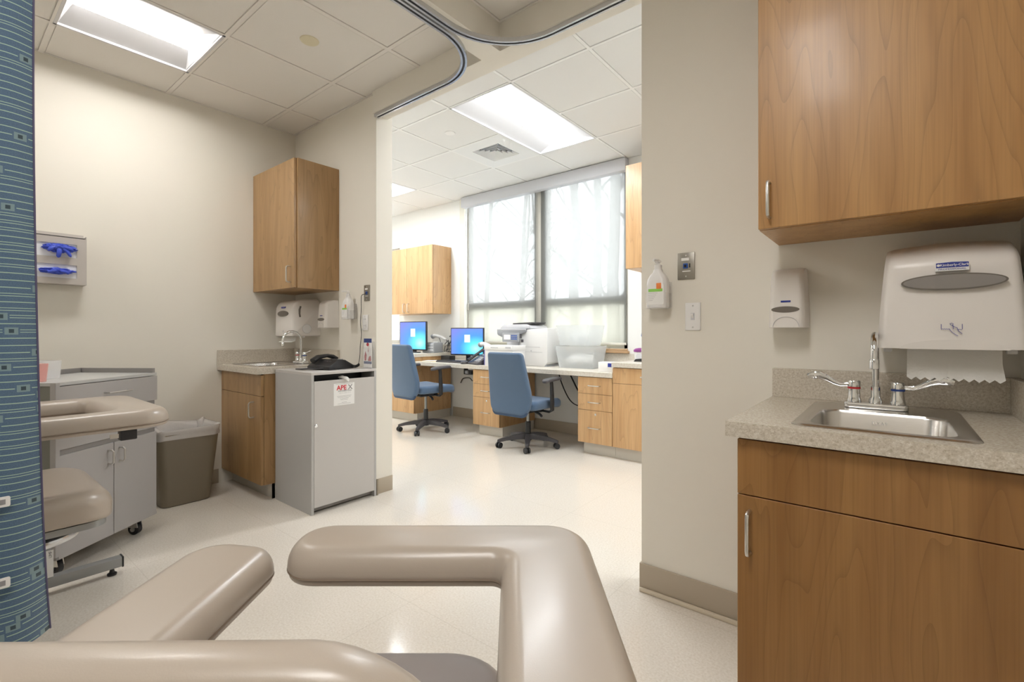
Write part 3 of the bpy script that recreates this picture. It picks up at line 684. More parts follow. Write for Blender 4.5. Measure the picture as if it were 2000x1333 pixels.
# ------------------------------------------------------------------ wall dispensers
def dispenser_body(x0, x1, y0, y1, z0, z1, drop, topin, r):
    """cover bulging towards -Y from the wall y1; narrower at the top"""
    b = MB(); rs = []; K = 14
    for k in range(K+1):
        f = k/K; z = z0+(z1-z0)*f
        s = topin*(f**1.6); d = drop*max(0, (f-.72)/.28)**2.2
        rs.append([(p[0], p[1], z) for p in rpoly([(x0+s*.6, y1), (x1-s*.6, y1), (x1-s, y0+d), (x0+s, y0+d)], [0, 0, r, r], 6)])
    b.rings(rs); return b
def towel_right():
    x0, x1, y0, z0, z1 = -.035, .262, 1.67, 1.047, 1.325
    r = thing('paper_towel_dispenser', 'large white paper towel dispenser with an oval window, above the right sink', 'paper towel dispenser', ((x0+x1)/2, YP, z0))
    b = MB(); rs = []; K = 18
    for k in range(K+1):
        f = k/K; s = .020*f**1.4; d = .004+.085*max(0, (f-.80)/.20)**2.0+.012*f
        z = z0+(z1-z0)*f
        pts = [(x0+.004+s, YP-.001), (x1-.004-s, YP-.001), (x1-.004-s, YP-.04), (x1-s, y0+.03+d), (x1-s-.012, y0+d), ((x0+x1)/2, y0+d-.006), (x0+s+.012, y0+d), (x0+s, y0+.03+d), (x0+.004+s, YP-.04)]
        rs.append([(p[0], p[1], z+(.012*(1-((p[0]-(x0+x1)/2)/.15)**2))*(f**6)) for p in rpoly(pts, [0, 0, 0, .02, .02, .5, .02, .02, 0], 4)])
    b.rings(rs); b.smooth = 40; b.build('cover', 'white_plastic', r)
    cx = .118
    fy = y0-.004
    w = MB().prism(ell(cx, 1.222, .102, .0215, 40), y0+.004, fy-.0022, 'XZ').build('window_rim', 'smoke_plastic', r)
    MB().prism(ell(cx, 1.222, .0975, .018, 40), fy-.0015, fy-.003, 'XZ').build('window', 'window_plastic', r)
    # makers plate
    st = MB().prism([(cx-.032, 1.250), (cx+.032, 1.250), (cx+.032, 1.272), (cx, 1.2735), (cx-.032, 1.272)], y0+.006, fy-.0012, 'XZ').build('badge', 'paper_white', r)
    q = MB().prism([(cx-.031, 1.2585), (cx+.031, 1.2585), (cx+.031, 1.2712), (cx, 1.2727), (cx-.031, 1.2712)], y0+.004, fy-.0017, 'XZ').build('badge_band', 'logo_blue', st)
    MB().text('Kimberly-Clark', .0088, T(cx+.004, fy-.002, 1.265) @ FACE_MY, .0002, bold=.0001).lathe([(.0033, 0), (.0033, .0005)], (cx-.0265, fy-.0021, 1.265), 'Y', 14).build('badge_letters', 'paper_white', st)
    MB().text('PROFESSIONAL', .0058, T(cx, fy-.0018, 1.2543) @ FACE_MY, .0002, sx=1.35).build('badge_letters', 'logo_blue', st)
    # pull-towel pictogram
    g = MB(); rr = .0007; yy = fy-.0008
    def ln(P): g.tube([(cx+a*.001-.0, yy, 1.10+c*.001) for a, c in P], rr, n=6)
    zig = [(-21, 12), (-21, 0)]+[(-21+2.0*i+1, -2 if i % 2 == 0 else 0) for i in range(9)]; ln(zig)
    ln([(11, -1), (13, -3), (15, -1), (17, -3), (19, -1), (19, 12)])
    ln([(-3, 10), (-4, 13), (-1, 14.5), (2, 13), (1, 9), (4, 5), (9, 3), (12, -6), (19, -13)]); ln([(-3, 10), (0, 9), (2, 5), (2, -1)]); ln([(-5, -2), (0, -9), (6, -15), (11, -19)])
    g.build('pictogram', 'ink_blue', r)
    MB().prism([(cx+.105*math.cos(a), z0-.001+.026*math.sin(a)) for a in [PI*i/24 for i in range(25)]], y0+.003, fy-.0006, 'XZ').build('lip', 'white_plastic', r)
    for lx in (x0+.022, x1-.022): MB().box(lx-.010, lx+.010, 1.76, 1.79, z0-.013, z0, .003).build('latch', 'white_plastic_bright', r)
    MB().lathe([(.008, 0), (.008, .01), (.004, .014)], ((x0+x1)/2-.02, 1.80, z1+.006)).build('lock', 'white_plastic', r)
    # towel
    px0, px1 = .030, .219; p = MB(); n = 20; zig = []
    for i in range(n+1): zig.append((px0-.001+(px1-px0+.006)*i/n, .958+(.0 if i % 2 else .0085)))
    rows = [[(px0+(px1-px0)*i/n, 1.745, 1.06) for i in range(n+1)], [(px0+(px1-px0)*i/n, 1.742+.003*math.sin(i), 1.01) for i in range(n+1)], [(x, 1.735+.004*math.sin(i*.8), z) for i, (x, z) in enumerate(zig)]]
    tb = bmesh.new(); V = [[tb.verts.new(c) for c in rw] for rw in rows]
    for a, c in zip(V, V[1:]):
        for i in range(n): tb.faces.new((a[i], a[i+1], c[i+1], c[i]))
    bmesh.ops.solidify(tb, geom=tb.faces[:], thickness=.0012); p.add(tb)
    tag(p.build('paper_towel', 'paper_towel'), 'white paper towel with a zigzag edge hanging from the dispenser above the right sink', 'paper towel')
towel_right()
def soap(label, x0, x1, y0, z0, z1, group='wall soap dispensers'):
    r = thing('soap_dispenser', label, 'soap dispenser', ((x0+x1)/2, YP, z0), 0, group); cx = (x0+x1)/2
    b = MB(); rs = []; K = 16; W = (x1-x0)/2; D = YP-y0
    for k in range(K+1):
        f = k/K; z = z0+(z1-z0)*f; wf = W*(1-.13*f**1.5); d = .004+D*.10*f+.045*max(0, (f-.86)/.14)**2
        pts = [(cx-wf, YP-.001), (cx+wf, YP-.001), (cx+wf, YP-.05), (cx+wf*.95, y0+.018+d), (cx+wf*.80, y0+d), (cx-wf*.80, y0+d), (cx-wf*.95, y0+.018+d), (cx-wf, YP-.05)]
        rs.append([(p[0], p[1], z) for p in rpoly(pts, [0, 0, .01, .012, .015, .015, .012, .01], 4)])
    b.rings(rs); b.smooth = 45; b.build('cover', 'white_plastic', r)
    zc = z0+(z1-z0)*.30; fy = y0+.004+D*.10*.3
    MB().prism(ell(cx-.002, zc, W*.74, W*.185, 32), fy+.01, fy-.0015, 'XZ').build('window', 'smoke_plastic', r)
    MB().box(cx-W*.27, cx+W*.24, fy-.0012, fy+.01, zc+.024, zc+.030, .0005, 1).build('badge', 'logo_blue', r)
    arcp = [(cx+W*.68*math.cos(a), y0+.0035, z0+.002+.034*math.sin(a)) for a in [PI*i/20 for i in range(21)]]
    MB().tube(arcp, .0008, n=6).build('push_bar_outline', 'ink_light', r)
    return r
soap('white wall soap dispenser left of the large towel dispenser above the right sink', -.336, -.224, 1.800, 1.107, 1.308)
soap('white wall soap dispenser between the towel dispenser and the wall end in the left bay', -3.285, -3.165, 1.795, 1.125, 1.325)
# automatic towel dispenser in the left bay
x0, x1, y0, z0, z1 = -3.70, -3.425, 1.69, 1.062, 1.335
r = thing('paper_towel_dispenser', 'white roll towel dispenser with a side dial above the small corner sink', 'paper towel dispenser', ((x0+x1)/2, YP, z0))
b = MB(); rs = []; D = YP-y0
for xx, s in ((x0, .012), (x0+.006, .003), (x0+.014, 0), (x1-.014, 0), (x1-.006, .003), (x1, .012)):
    rs.append([(xx, p[0], p[1]) for p in rpoly([(YP-.001, z0+s*.5), (y0+s, z0+s*.5), (y0+s+.006, z1-.005-s), (YP-.001, z1+.012-s)], [0, .008, .075, .03], 7)])
b.rings(rs); b.smooth = 40; b.build('cover', 'white_plastic', r)
cx = (x0+x1)/2
MB().prism(ell(cx-.01, 1.232, .082, .022, 32), y0+.004, y0-.001, 'XZ').build('window', 'smoke_plastic', r)
MB().box(cx-.035, cx+.025, y0-.0005, y0+.012, 1.272, 1.284, .001, 1).build('badge', 'ink_blue', r)
MB().text('(((', .02, T(cx, y0-.0005, 1.10) @ FACE_MY).build('sensor_mark', 'ink_light', r)
dl = MB().lathe([(.034, 0), (.034, .0022), (.030, .003), (.030, .0012), (.004, .0012)], (x1, 1.80, 1.118), 'X', 32).build('dial', 'white_plastic_bright', r)
MB().tube([(x1+.002, 1.80+.034*math.cos(a), 1.118+.034*math.sin(a)) for a in [2*PI*i/32 for i in range(33)]], .0012, n=6).build('dial_ring', 'ink_light', dl)
MB().tube([(x1+.001, 1.752, 1.285), (x1+.001, 1.744, 1.26), (x1+.001, 1.744, 1.23), (x1+.001, 1.748, 1.205)], [.006, .007, .006, .006], n=10, flat=1).build('finger_slot', 'smoke_plastic', r)
MB().lathe([(.004, -.010), (.010, -.008), (.010, 0)], (x1-.03, 1.79, z0)).build('knob', 'white_plastic_bright', r)
b = MB(); 
b.prism([(1.74, z0+.002), (1.742, z0+.002), (1.728, z0-.035), (1.70, z0-.042), (1.70, z0-.044), (1.73, z0-.037)], x0+.04, x1-.035, 'YZ')
tag(b.build('paper_towel', 'paper_towel'), 'short white towel end poking out under the dispenser over the corner sink', 'paper towel')

def sanitizer(label, x, y, z0, zt, s=1., rz=0.):
    r = thing('hand_sanitizer_bottle', label, 'bottle', (x, y, z0), rz, 'wall pump bottles')
    def R(w, d, rr, z): return [(p[0], p[1], z) for p in rrect(-w, w, -d, d, rr, 5)]
    w = .042*s; hgt = zt-z0
    b = MB().rings([R(w*.93, .025, .018, 0), R(w, .028, .02, .006), R(w, .028, .02, hgt*.46), R(w*.94, .027, .02, hgt*.54), R(w*.72, .024, .018, hgt*.62), R(w*.42, .017, .012, hgt*.68), R(w*.38, .0155, .012, hgt*.73)])
    b.smooth = 50; b.build('bottle', 'white_plastic_bright', r, local=True)
    p = MB().lathe([(.014, 0), (.014, .018), (.009, .022), (.006, .026), (.006, hgt*.135), (.012, hgt*.14), (.013, hgt*.16), (.010, hgt*.175)], (0, 0, hgt*.73))
    p.tube([(0, 0, hgt*.90), (0, -.03, hgt*.90), (0, -.048, hgt*.885)], [.007, .006, .0045], n=10); p.build('pump', 'white_plastic_bright', r, local=True)
    lb = MB().prism(rpoly([(-w*.82, .012), (w*.82, .012), (w*.82, hgt*.42), (w*.4, hgt*.52), (-w*.4, hgt*.52), (-w*.82, hgt*.42)], [.004, .004, .02, .03, .03, .02], 4), -.0285, -.0292, 'XZ').build('label', 'paper_white', r, local=True)
    MB().box(-w*.68, w*.70, -.0297, -.0290, hgt*.30, hgt*.355).build('green_band', 'label_green', lb, local=True)
    MB().box(w*.10, w*.58, -.0299, -.0290, hgt*.35, hgt*.46).build('orange_square', 'label_orange', lb, local=True)
    t = MB()
    for i in range(5): t.box(-w*.68, -w*.68+w*(.9-.12*i), -.0296, -.0290, hgt*(.27-.035*i), hgt*(.278-.035*i))
    t.build('print_lines', 'ink_light', lb, local=True)
    br = MB().box(-w*1.0, w*1.0, .026, .044, .0, hgt*.5, .004).box(-w*.98, w*.98, -.03, .03, -.004, 0, .001).box(w*.97, w*1.03, -.028, .03, -.004, hgt*.28, .002).box(-w*1.03, -w*.97, -.028, .03, -.004, hgt*.28, .002)
    br.build('bracket', 'bracket_clear', r, local=True)
    return r
sanitizer('white pump bottle of hand sanitizer on the wall right of the doorway', -.742, YP-.046, 1.190, 1.402)
sanitizer('white pump bottle of hand sanitizer on the wall beside the left cabinet', -2.975, YP-.046, 1.186, 1.40, 1.0)

def plate(name, label, x0, x1, z0, z1, m, cat, kind):
    r = thing(name, label, cat, ((x0+x1)/2, YP, z0), 0, None); cx, cz = (x0+x1)/2, (z0+z1)/2
    MB().box(x0, x1, YP-.006, YP-.0005, z0, z1, .002).build('plate', m, r)
    if kind == 'jack':
        MB().box(cx-.018, cx+.012, YP-.0068, YP-.005, z1-.032, z1-.021).build('paper_label', 'paper_white', r)
        j = MB().box(cx-.010, cx+.008, YP-.010, YP-.005, cz-.010, cz+.010, .001, 1).build('data_jack', 'jack_blue', r)
        MB().box(cx-.006, cx+.003, YP-.0105, YP-.009, cz-.006, cz+.005).build('jack_hole', 'dark_gap', j)
        MB().box(cx+.013, cx+.017, YP-.0068, YP-.005, cz-.007, cz+.009).build('blank_slot', 'dark_gap', r)
        MB().box(cx-.014, cx+.018, YP-.0068, YP-.005, cz-.023, cz-.019).build('release_tab', 'white_plastic_bright', r)
    if kind == 'switch':
        MB().box(cx-.007, cx+.007, YP-.0075, YP-.005, cz-.014, cz+.014).build('toggle_frame', 'light_gray_plastic', r)
        MB().prism([(YP-.006, cz-.008), (YP-.016, cz+.006), (YP-.013, cz+.012), (YP-.006, cz+.006)], cx-.0045, cx+.0045, 'YZ').build('toggle', 'white_plastic_bright', r)
    if kind == 'outlet':
        for s in (-1, 1):
            q = MB().prism(rrect(cx-.017, cx+.017, cz+s*.022-.014, cz+s*.022+.014, .009, 5), YP-.005, YP-.0085, 'XZ').build('socket', 'white_plastic_bright', r)
            MB().box(cx-.008, cx-.006, YP-.0088, YP-.008, cz+s*.022-.003, cz+s*.022+.006).box(cx+.006, cx+.008, YP-.0088, YP-.008, cz+s*.022-.003, cz+s*.022+.006).build('slots', 'ink_dark', q)
    for zz in (z0+.012, z1-.012): MB().lathe([(.0032, 0), (.0028, -.0015), (.001, -.002)], (cx, YP-.006, zz), 'Y', 12).build('screw', 'satin_nickel', r)
plate('data_wall_plate', 'stainless steel data plate with a blue jack above the light switch', -.678, -.610, 1.302, 1.409, 'steel_plate', 'wall plate', 'jack')
plate('light_switch', 'white toggle light switch plate right of the doorway', -.647, -.588, 1.099, 1.208, 'white_plastic_bright', 'light switch', 'switch')
plate('data_wall_plate', 'stainless steel data plate with a cord plugged in, left of the doorway', -2.846, -2.782, 1.307, 1.416, 'steel_plate', 'wall plate', 'jack')
plate('wall_outlet', 'white wall outlet below the steel data plate, left of the doorway', -2.865, -2.800, 1.105, 1.212, 'white_plastic_bright', 'outlet', 'outlet')

# ------------------------------------------------------------------ gray document cabinet
GX0, GX1, GY0, GY1, GZ = -3.150, -2.69, 1.442, 1.895, .85
r = thing('document_cabinet', 'grey laminate locking cabinet with a dark paper slot, standing at the doorway', 'cabinet', ((GX0+GX1)/2, (GY0+GY1)/2, 0)); t = .016
MB().box(GX0, GX1, GY0, GY0+t, 0, GZ-t, .0008, 1).build('side_panel', 'gray_laminate', r)
MB().box(GX0, GX1, GY1-t, GY1, 0, GZ-t, .0008, 1).build('side_panel', 'gray_laminate', r)
MB().box(GX0, GX1, GY0, GY1, GZ-t, GZ, .001, 1).build('top', 'gray_laminate_front', r)
MB().box(GX0, GX0+t, GY0+t, GY1-t, .01, GZ-t).build('back_panel', 'gray_laminate', r)
MB().box(GX1-.16, GX1-.15, GY0+t, GY1-t, .6, GZ-t).build('slot_inside', 'black_plastic', r)
MB().box(GX0+t, GX1-.03, GY0+t, GY1-t, .012, .035).build('toe_kick', 'gray_edge', r)
d = MB().box(GX1-.018, GX1+.001, GY0+t+.001, GY1-t-.001, .04, .796, .001, 1).build('door', 'gray_laminate_front', r)
MB().lathe([(.010, 0), (.010, .004), (.008, .006), (.004, .006)], (GX1, 1.470, .530), 'X', 16).build('lock', 'chrome', d)
st = MB().box(GX1+.001, GX1+.0018, 1.585, 1.729, .636, .773).build('sticker', 'paper_white', d)
sx = GX1+.002; cy = 1.657
MB().text('APE', .040, T(sx, cy-.018, .744) @ FACE_PX, .0002, bold=.0012).build('red_letters', 'ink_red', st)
MB().text('X', .042, T(sx, cy+.042, .744) @ FACE_PX, .0002, bold=.0012).build('gray_letter', 'ink_gray', st)
MB().text('INFORMATION', .0135, T(sx, cy+.004, .724) @ FACE_PX, .0002, bold=.0002).build('gray_letters', 'ink_gray', st)
MB().text('S E C U R I T Y', .0125, T(sx, cy+.005, .711) @ FACE_PX, .0002).build('pale_letters', 'ink_light', st)
b = MB()
for i, w_ in enumerate((.10, .088, .06, .05, .0, .036, .09)):
    if w_: b.box(sx-.0004, sx+.0001, cy-w_/2, cy+w_/2, .692-.008*i, .6935-.008*i)
b.box(sx-.0004, sx+.0001, cy-.06, cy+.06, .767, .7685); b.build('print_lines', 'ink_gray', st)
# crumpled paper sticking out of the slot
b = MB(); rs = []
for k in range(6):
    f = k/5; rs.append([(GX1-.05+.075*f, 1.66+.014*math.cos(a)*(1.1-f*.5)+.01*f, .806+.010*math.sin(a)*(1+.5*math.sin(3*a+k))-.012*f*f) for a in [2*PI*i/10 for i in range(10)]])
b.rings(rs); tag(b.build('crumpled_paper', 'paper_white'), 'crumpled white paper poking out of the slot of the grey cabinet', 'paper')

# telephone on the gray cabinet
tz = GZ
r = thing('desk_telephone', 'black desk telephone lying on top of the grey cabinet', 'telephone', (-2.90, 1.69, tz), .28)
b = MB().prism([(-.11, 0), (.11, 0), (.11, .022), (.03, .060), (-.03, .066), (-.11, .024)], -.095, .095, 'YZ', bev=.004, seg=2, M=None)
b.build('base', 'black_plastic', r, local=True)
MB().tube([(-.055, -.10, .056), (-.055, -.06, .078), (-.055, .02, .086), (-.055, .07, .076), (-.055, .10, .060)], [.024, .021, .015, .021, .024], n=14, flat=.75).build('handset', 'black_plastic', r, local=True)
b = MB()
for i in range(3):
    for j in range(4): b.box(.0+.02*i, .013+.02*i, -.06+.018*j, -.048+.018*j, .044+.004*j, .056+.004*j, .002, 1)
b.build('keypad', 'charcoal', r, local=True)
MB().box(.0, .055, .030, .052, .040, .064, .001, 1).build('display', 'gray_plastic', r, local=True)
b = MB(); pts = []
for i in range(161):
    f = i/160; a = f*2*PI*24; base = Vector((.04+.10*f, .10-.02*math.sin(f*6), .012+.012*math.sin(f*5)**2)); pts.append(base+Vector((0, math.cos(a)*.008, math.sin(a)*.008)))
b.tube(pts, .0024, n=6).build('coil_cord', 'black_plastic', r, local=True)
b = MB().tube([(.09, -.06, .01), (.0, -.135, .012), (-.07, -.175, .008), (-.13, -.165, .006)], [.012, .012, .010, .007], n=10, flat=.5); b.build('strap', 'black_plastic', r, local=True)
# data cord
pts = [(-2.818, YP-.012, 1.355), (-2.835, YP-.03, 1.345), (-2.856, YP-.02, 1.31), (-2.862, YP-.016, 1.25), (-2.868, YP-.018, 1.16), (-2.856, YP-.018, 1.08), (-2.87, YP-.018, 1.0), (-2.875, YP-.02, .92), (-2.88, YP-.03, .865), (-2.87, YP-.06, .856), (-2.86, YP-.12, .858)]
def smooth_path(P, n=6):
    P = [Vector(p) for p in P]; out = []
    for i in range(len(P)-1):
        a, b_, c, d_ = P[max(i-1, 0)], P[i], P[i+1], P[min(i+2, len(P)-1)]
        for k in range(n):
            t_ = k/n; out.append(.5*((2*b_)+(c-a)*t_+(2*a-5*b_+4*c-d_)*t_*t_+(3*b_-a-3*c+d_)*t_**3))
    return out+[P[-1]]
tag(MB().tube(smooth_path(pts), .0022, n=8).build('telephone_cord', 'black_plastic'), 'thin black cord hanging from the steel data plate down to the grey cabinet', 'cord')
# brochure holder
r = thing('brochure_stand', 'clear brochure stand with a blue-headed leaflet on the grey cabinet', 'brochure', (-2.735, YP-.035, GZ))
bx0, bx1 = -2.792, -2.70
MB().box(bx0, bx1, YP-.048, YP-.045, .85, .99).box(bx0, bx1, YP-.022, YP-.02, .85, 1.03).box(bx0, bx1, YP-.048, YP-.02, .85, .853).build('holder', 'bracket_clear', r)
q = MB().box(bx0+.002, bx1-.002, YP-.043, YP-.041, .855, 1.05).build('leaflet', 'paper_white', r)
yy = YP-.0435
MB().box(bx0+.002, bx1-.002, yy, yy+.001, 1.022, 1.05).box(bx0+.002, bx1-.002, yy, yy+.001, .88, .897).build('blue_band', 'brochure_blue', q)
b = MB().prism(ell((bx0+bx1)/2+.0, 1.01, .014, .012, 16), yy, yy-.0005, 'XZ').prism([(bx0+.01, .90), (bx0+.03, .902), (bx0+.034, .94), (bx0+.02, .965), (bx0+.008, .93)], yy, yy-.0005, 'XZ').prism([(bx1-.045, .90), (bx1-.006, .90), (bx1-.01, .935), (bx1-.03, .93)], yy, yy-.0005, 'XZ').prism([(bx1-.043, .96), (bx1-.036, .96), (bx1-.034, .94), (bx1-.04, 1.0)], yy, yy-.0005, 'XZ'); b.build('printed_picture', 'brochure_red', q)

# ------------------------------------------------------------------ waste bin
TX, TY = -3.61, 1.055
r = thing('waste_bin', 'brown rectangular plastic waste bin between the grey cart and the sink cabinet', 'waste bin', (TX, TY, 0))
def RR(wx, wy, rr, z, S=6): return [(TX+p[0], TY+p[1], z) for p in rrect(-wx, wx, -wy, wy, rr, S)]
b = MB().rings([RR(.105, .130, .04, 0), RR(.112, .137, .045, .006), RR(.150, .178, .05, .455), RR(.150, .178, .05, .468), RR(.144, .172, .045, .468), RR(.142, .17, .045, .45), RR(.100, .125, .04, .01)])
b.smooth = 40; b.build('bin', 'trash_plastic', r)
rs = []; rd = random.Random(5); S = 10; base = rrect(-1, 1, -1, 1, .28, S); n = len(base)
prof = [(.152, .180, .425, .002), (.153, .181, .440, .004), (.151, .179, .455, .003), (.154, .182, .472, .005), (.153, .181, .490, .009), (.142, .168, .492, .022), (.120, .150, .478, .034), (.112, .136, .40, .020)]
for wx, wy, z, am in prof:
    rs.append([(TX+p[0]*wx+am*noise.noise(Vector((p[0]*5, p[1]*5, z*30))), TY+p[1]*wy+am*noise.noise(Vector((p[1]*6, p[0]*5, z*25+7))), z+am*1.6*noise.noise(Vector((p[0]*6, p[1]*6, z*10+3)))) for p in base])
b = MB().rings(rs, cap0=False, cap1=False); b.smooth = 80
tag(b.build('bin_liner', 'liner_film'), 'crumpled clear bag lining the brown waste bin', 'bin liner')

# ------------------------------------------------------------------ supply cart (turned towards the room)
P1, P2 = Vector((-2.865, .365)), Vector((-3.186, .808))
L = (P2-P1).length; ang = math.atan2(P2.y-P1.y, P2.x-P1.x)
# local frame: x along the front from P1 to P2, y = away behind the front
r = thing('supply_cart', 'grey supply cart on casters with drawers and double doors, behind the left exam chair', 'cart', (P1.x, P1.y, 0), ang)
def C(): return MB()
# local +y (rotated by ang ~126deg) points to (-sin ang, cos ang) = away from the camera
D = .44
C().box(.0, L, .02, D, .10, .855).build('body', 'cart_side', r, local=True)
C().box(-.008, .012, -.004, .022, .10, .868, .001, 1).build('corner_post', 'cart_front', r, local=True)
C().box(-.004, L+.004, .0, D, .853, .868, .001, 1).build('top', 'cart_top', r, local=True)
C().box(L-.012, L+.004, .01, D, .868, .893, .001, 1).box(.0, L-.012, D-.016, D, .868, .893, .001, 1).build('rail', 'gray_edge', r, local=True)
for z0_, z1_ in ((.718, .850), (.568, .690)):
    d = C().box(.006, L+.006, -.002, .019, z0_, z1_, .001, 1).build('drawer', 'cart_front', r, local=True)
    pts = [(L*.42, -.002, z1_-.055), (L*.42, -.028, z1_-.055), (L*.66, -.028, z1_-.055), (L*.66, -.002, z1_-.055)]
    C().tube(pts, .004, n=8).build('handle', 'satin_nickel', d, local=True)
C().box(.006, L-.004, .006, .019, .10, .850).build('front_gap', 'gray_edge', r, local=True)
for a, c, hx in ((.008, L*.513, L*.513-.03), (L*.519, L, L*.519+.03)):
    d = C().box(a, c, -.002, .018, .085, .543, .001, 1).build('door', 'cart_front', r, local=True)
    C().tube([(hx, 0, .442), (hx, -.022, .442), (hx, -.030, .450), (hx, -.030, .502), (hx, -.022, .51), (hx, 0, .51)], .0045, n=10).build('handle', 'satin_nickel', d, local=True)
C().box(-.002, L+.004, .0, D, .085, .10, .001, 1).build('bottom', 'gray_edge', r, local=True)
for cx_, cy_ in ((.05, .06), (L-.07, .06), (.05, D-.05), (L-.05, D-.05)):
    k = C().cyl((cx_-.012, cy_, .03), (cx_+.012, cy_, .03), .030, n=20).build('caster', 'black_plastic', r, local=True)
    C().prism([(cy_-.028, .04), (cy_+.028, .04), (cy_+.018, .084), (cy_-.018, .084)], cx_-.017, cx_-.013, 'YZ').prism([(cy_-.028, .04), (cy_+.028, .04), (cy_+.018, .084), (cy_-.018, .084)], cx_+.013, cx_+.017, 'YZ').box(cx_-.018, cx_+.018, cy_-.018, cy_+.018, .07, .086).cyl((cx_-.019, cy_, .03), (cx_+.019, cy_, .03), .012, n=12).build('fork', 'satin_nickel', k, local=True)
# boxes on the cart
Mc = Matrix.Translation((P1.x, P1.y, 0)) @ RZ(ang)
def open_box(x0, x1, y0, y1, z0, z1, t=.002, fl=.006):
    b = MB(); o = [rrect(x0, x1, y0, y1, .008, 3), rrect(x0-fl, x1+fl, y0-fl, y1+fl, .01, 3)]
    i_ = rrect(x0-fl+t, x1+fl-t, y0-fl+t, y1+fl-t, .01, 3); j_ = rrect(x0+t, x1-t, y0+t, y1-t, .008, 3)
    def Z(q, z): return [(p[0], p[1], z) for p in q]
    return b.rings([Z(o[0], z0), Z(o[1], z1), Z(i_, z1), Z(j_, z0+t)])
def tb_on_cart(name, lab, box_, m, cat):
    b = open_box(*box_); bmesh.ops.transform(b.bm, matrix=Mc, verts=b.bm.verts); tag(b.build(name, m), lab, cat, 'plastic boxes on the grey cart')
tb_on_cart('plastic_box', 'clear plastic box on the grey cart, right of the reddish one', (.07, .21, .20, .36, .869, .955), 'clear_plastic', 'box')
tb_on_cart('plastic_box', 'reddish clear plastic box on the grey cart, half behind the curtain', (-.01+.02, .055, .10, .30, .869, .95), 'tinted_plastic', 'box')

# ------------------------------------------------------------------ glove box holder
gx = XL
r = thing('glove_dispenser', 'beige wall rack holding two boxes of blue gloves, beside the curtain', 'glove dispenser', (gx, .41, 1.37))
G0, G1, gd = .205, .605, .092
b = MB().box(gx, gx+gd, G0, G0+.004, 1.37, 1.655).box(gx, gx+gd, G1-.004, G1, 1.37, 1.655).box(gx, gx+gd, G0, G1, 1.37, 1.374).box(gx, gx+.003, G0, G1, 1.37, 1.675).box(gx, gx+gd*.7, G0, G1, 1.65, 1.654)
fx0 = gx+gd-.003
b.box(fx0, gx+gd, G0+.0041, G1-.0041, 1.3741, 1.405).box(fx0, gx+gd, .262, .562, 1.482, 1.525).box(fx0, gx+gd, G0+.0041, G1-.0041, 1.602, 1.640).box(fx0, gx+gd, G0+.0041, .262, 1.405, 1.602).box(fx0, gx+gd, .562, G1-.0041, 1.405, 1.602)
b.build('rack', 'glove_holder', r)
for z0_ in (1.376, 1.515):
    tag(MB().box(gx+.006, gx+gd-.006, G0+.008, G1-.008, z0_, z0_+.125, .001, 1).build('glove_box', 'tissue_box_white'), 'white glove box in the %s slot of the wall rack' % ('lower' if z0_ < 1.5 else 'upper'), 'box', 'glove boxes in the wall rack')
def gloves(label, cy_, cz_, wy, wz, fingers, seed):
    rd = random.Random(seed); b = MB(); tb = bmesh.new(); bmesh.ops.create_icosphere(tb, subdivisions=5, radius=1)
    for v in tb.verts:
        n_ = noise.noise(v.co*2.3+Vector((seed, 0, 0)))*.35+noise.noise(v.co*6+Vector((0, seed, 0)))*.18+abs(noise.noise(Vector((v.co.x*3, v.co.y*9, v.co.z*4))))*-.2
        v.co = v.co*(1+n_); v.co = Vector((v.co.x*.026, v.co.y*wy, v.co.z*wz))
    b.add(tb, T(gx+gd+.002, cy_, cz_))
    for (dy, dz, ey, ez) in fingers:
        p = Vector((gx+gd+.016, cy_+dy, cz_+dz)); q = Vector((gx+gd+.022, cy_+ey, cz_+ez)); m_ = (p+q)/2+Vector((.012, 0, 0))
        b.tube([p, m_, q, q+(q-m_)*.3], [.014, .012, .010, .004], n=12, flat=.7)
    b.smooth = 80; tag(b.build('disposable_gloves', 'nitrile_blue'), label, 'gloves', 'blue gloves in the wall rack')
gloves('crumpled blue gloves hanging out of the upper slot of the wall rack', .485, 1.575, .072, .023, [(.0, -.005, -.005, -.050), (.02, 0, .045, -.042), (-.03, 0, -.045, -.02), (.02, .005, .052, -.008)], 3)
gloves('bunch of blue gloves showing in the lower slot of the wall rack', .475, 1.443, .072, .017, [(-.01, 0, -.035, -.012), (.02, 0, .045, -.012)], 11)

# ------------------------------------------------------------------ privacy curtain
r = thing('privacy_curtain', 'teal patterned privacy curtain bunched at the left edge, hanging from the ceiling track', 'curtain', (-1.66, -.4, .32))
tb = bmesh.new(); uvl = tb.loops.layers.uv.new('UVMap'); NS, NZ = 420, 60; grid = []; zb, zt_ = .318, 2.50
def cur(s, f):                                      # s: metres along the cloth, f: 0 bottom .. 1 top
    # first fold is broad and almost flat, later ones tight
    if s < .075: y = .172-s; x = .012*math.sin(s/.075*PI*.9)
    else:
        q = (s-.075)/.16; y = .097-.060*(q)-.02*math.sin(q*2*PI); x = .012*.31+.050*math.sin(q*2*PI)*(1-.25*math.sin(q*1.7))
    fl = (1-f)**6
    y += .034*fl*math.exp(-s*12); x += -.055*fl*math.exp(-(s-.0)*26)
    x += .004*math.sin(f*9+s*20); y += .003*math.sin(f*7+s*11)
    return -1.66+x, y
for i in range(NS+1):
    s = 2.1*i/NS; row = []
    for j in range(NZ+1):
        f = j/NZ; x, y = cur(s, f); z = zb+(zt_-zb)*f+.012*math.sin(s*24)*(1-f)*(s > .05)+.0
        row.append((tb.verts.new((x, y, z)), s, z))
    grid.append(row)
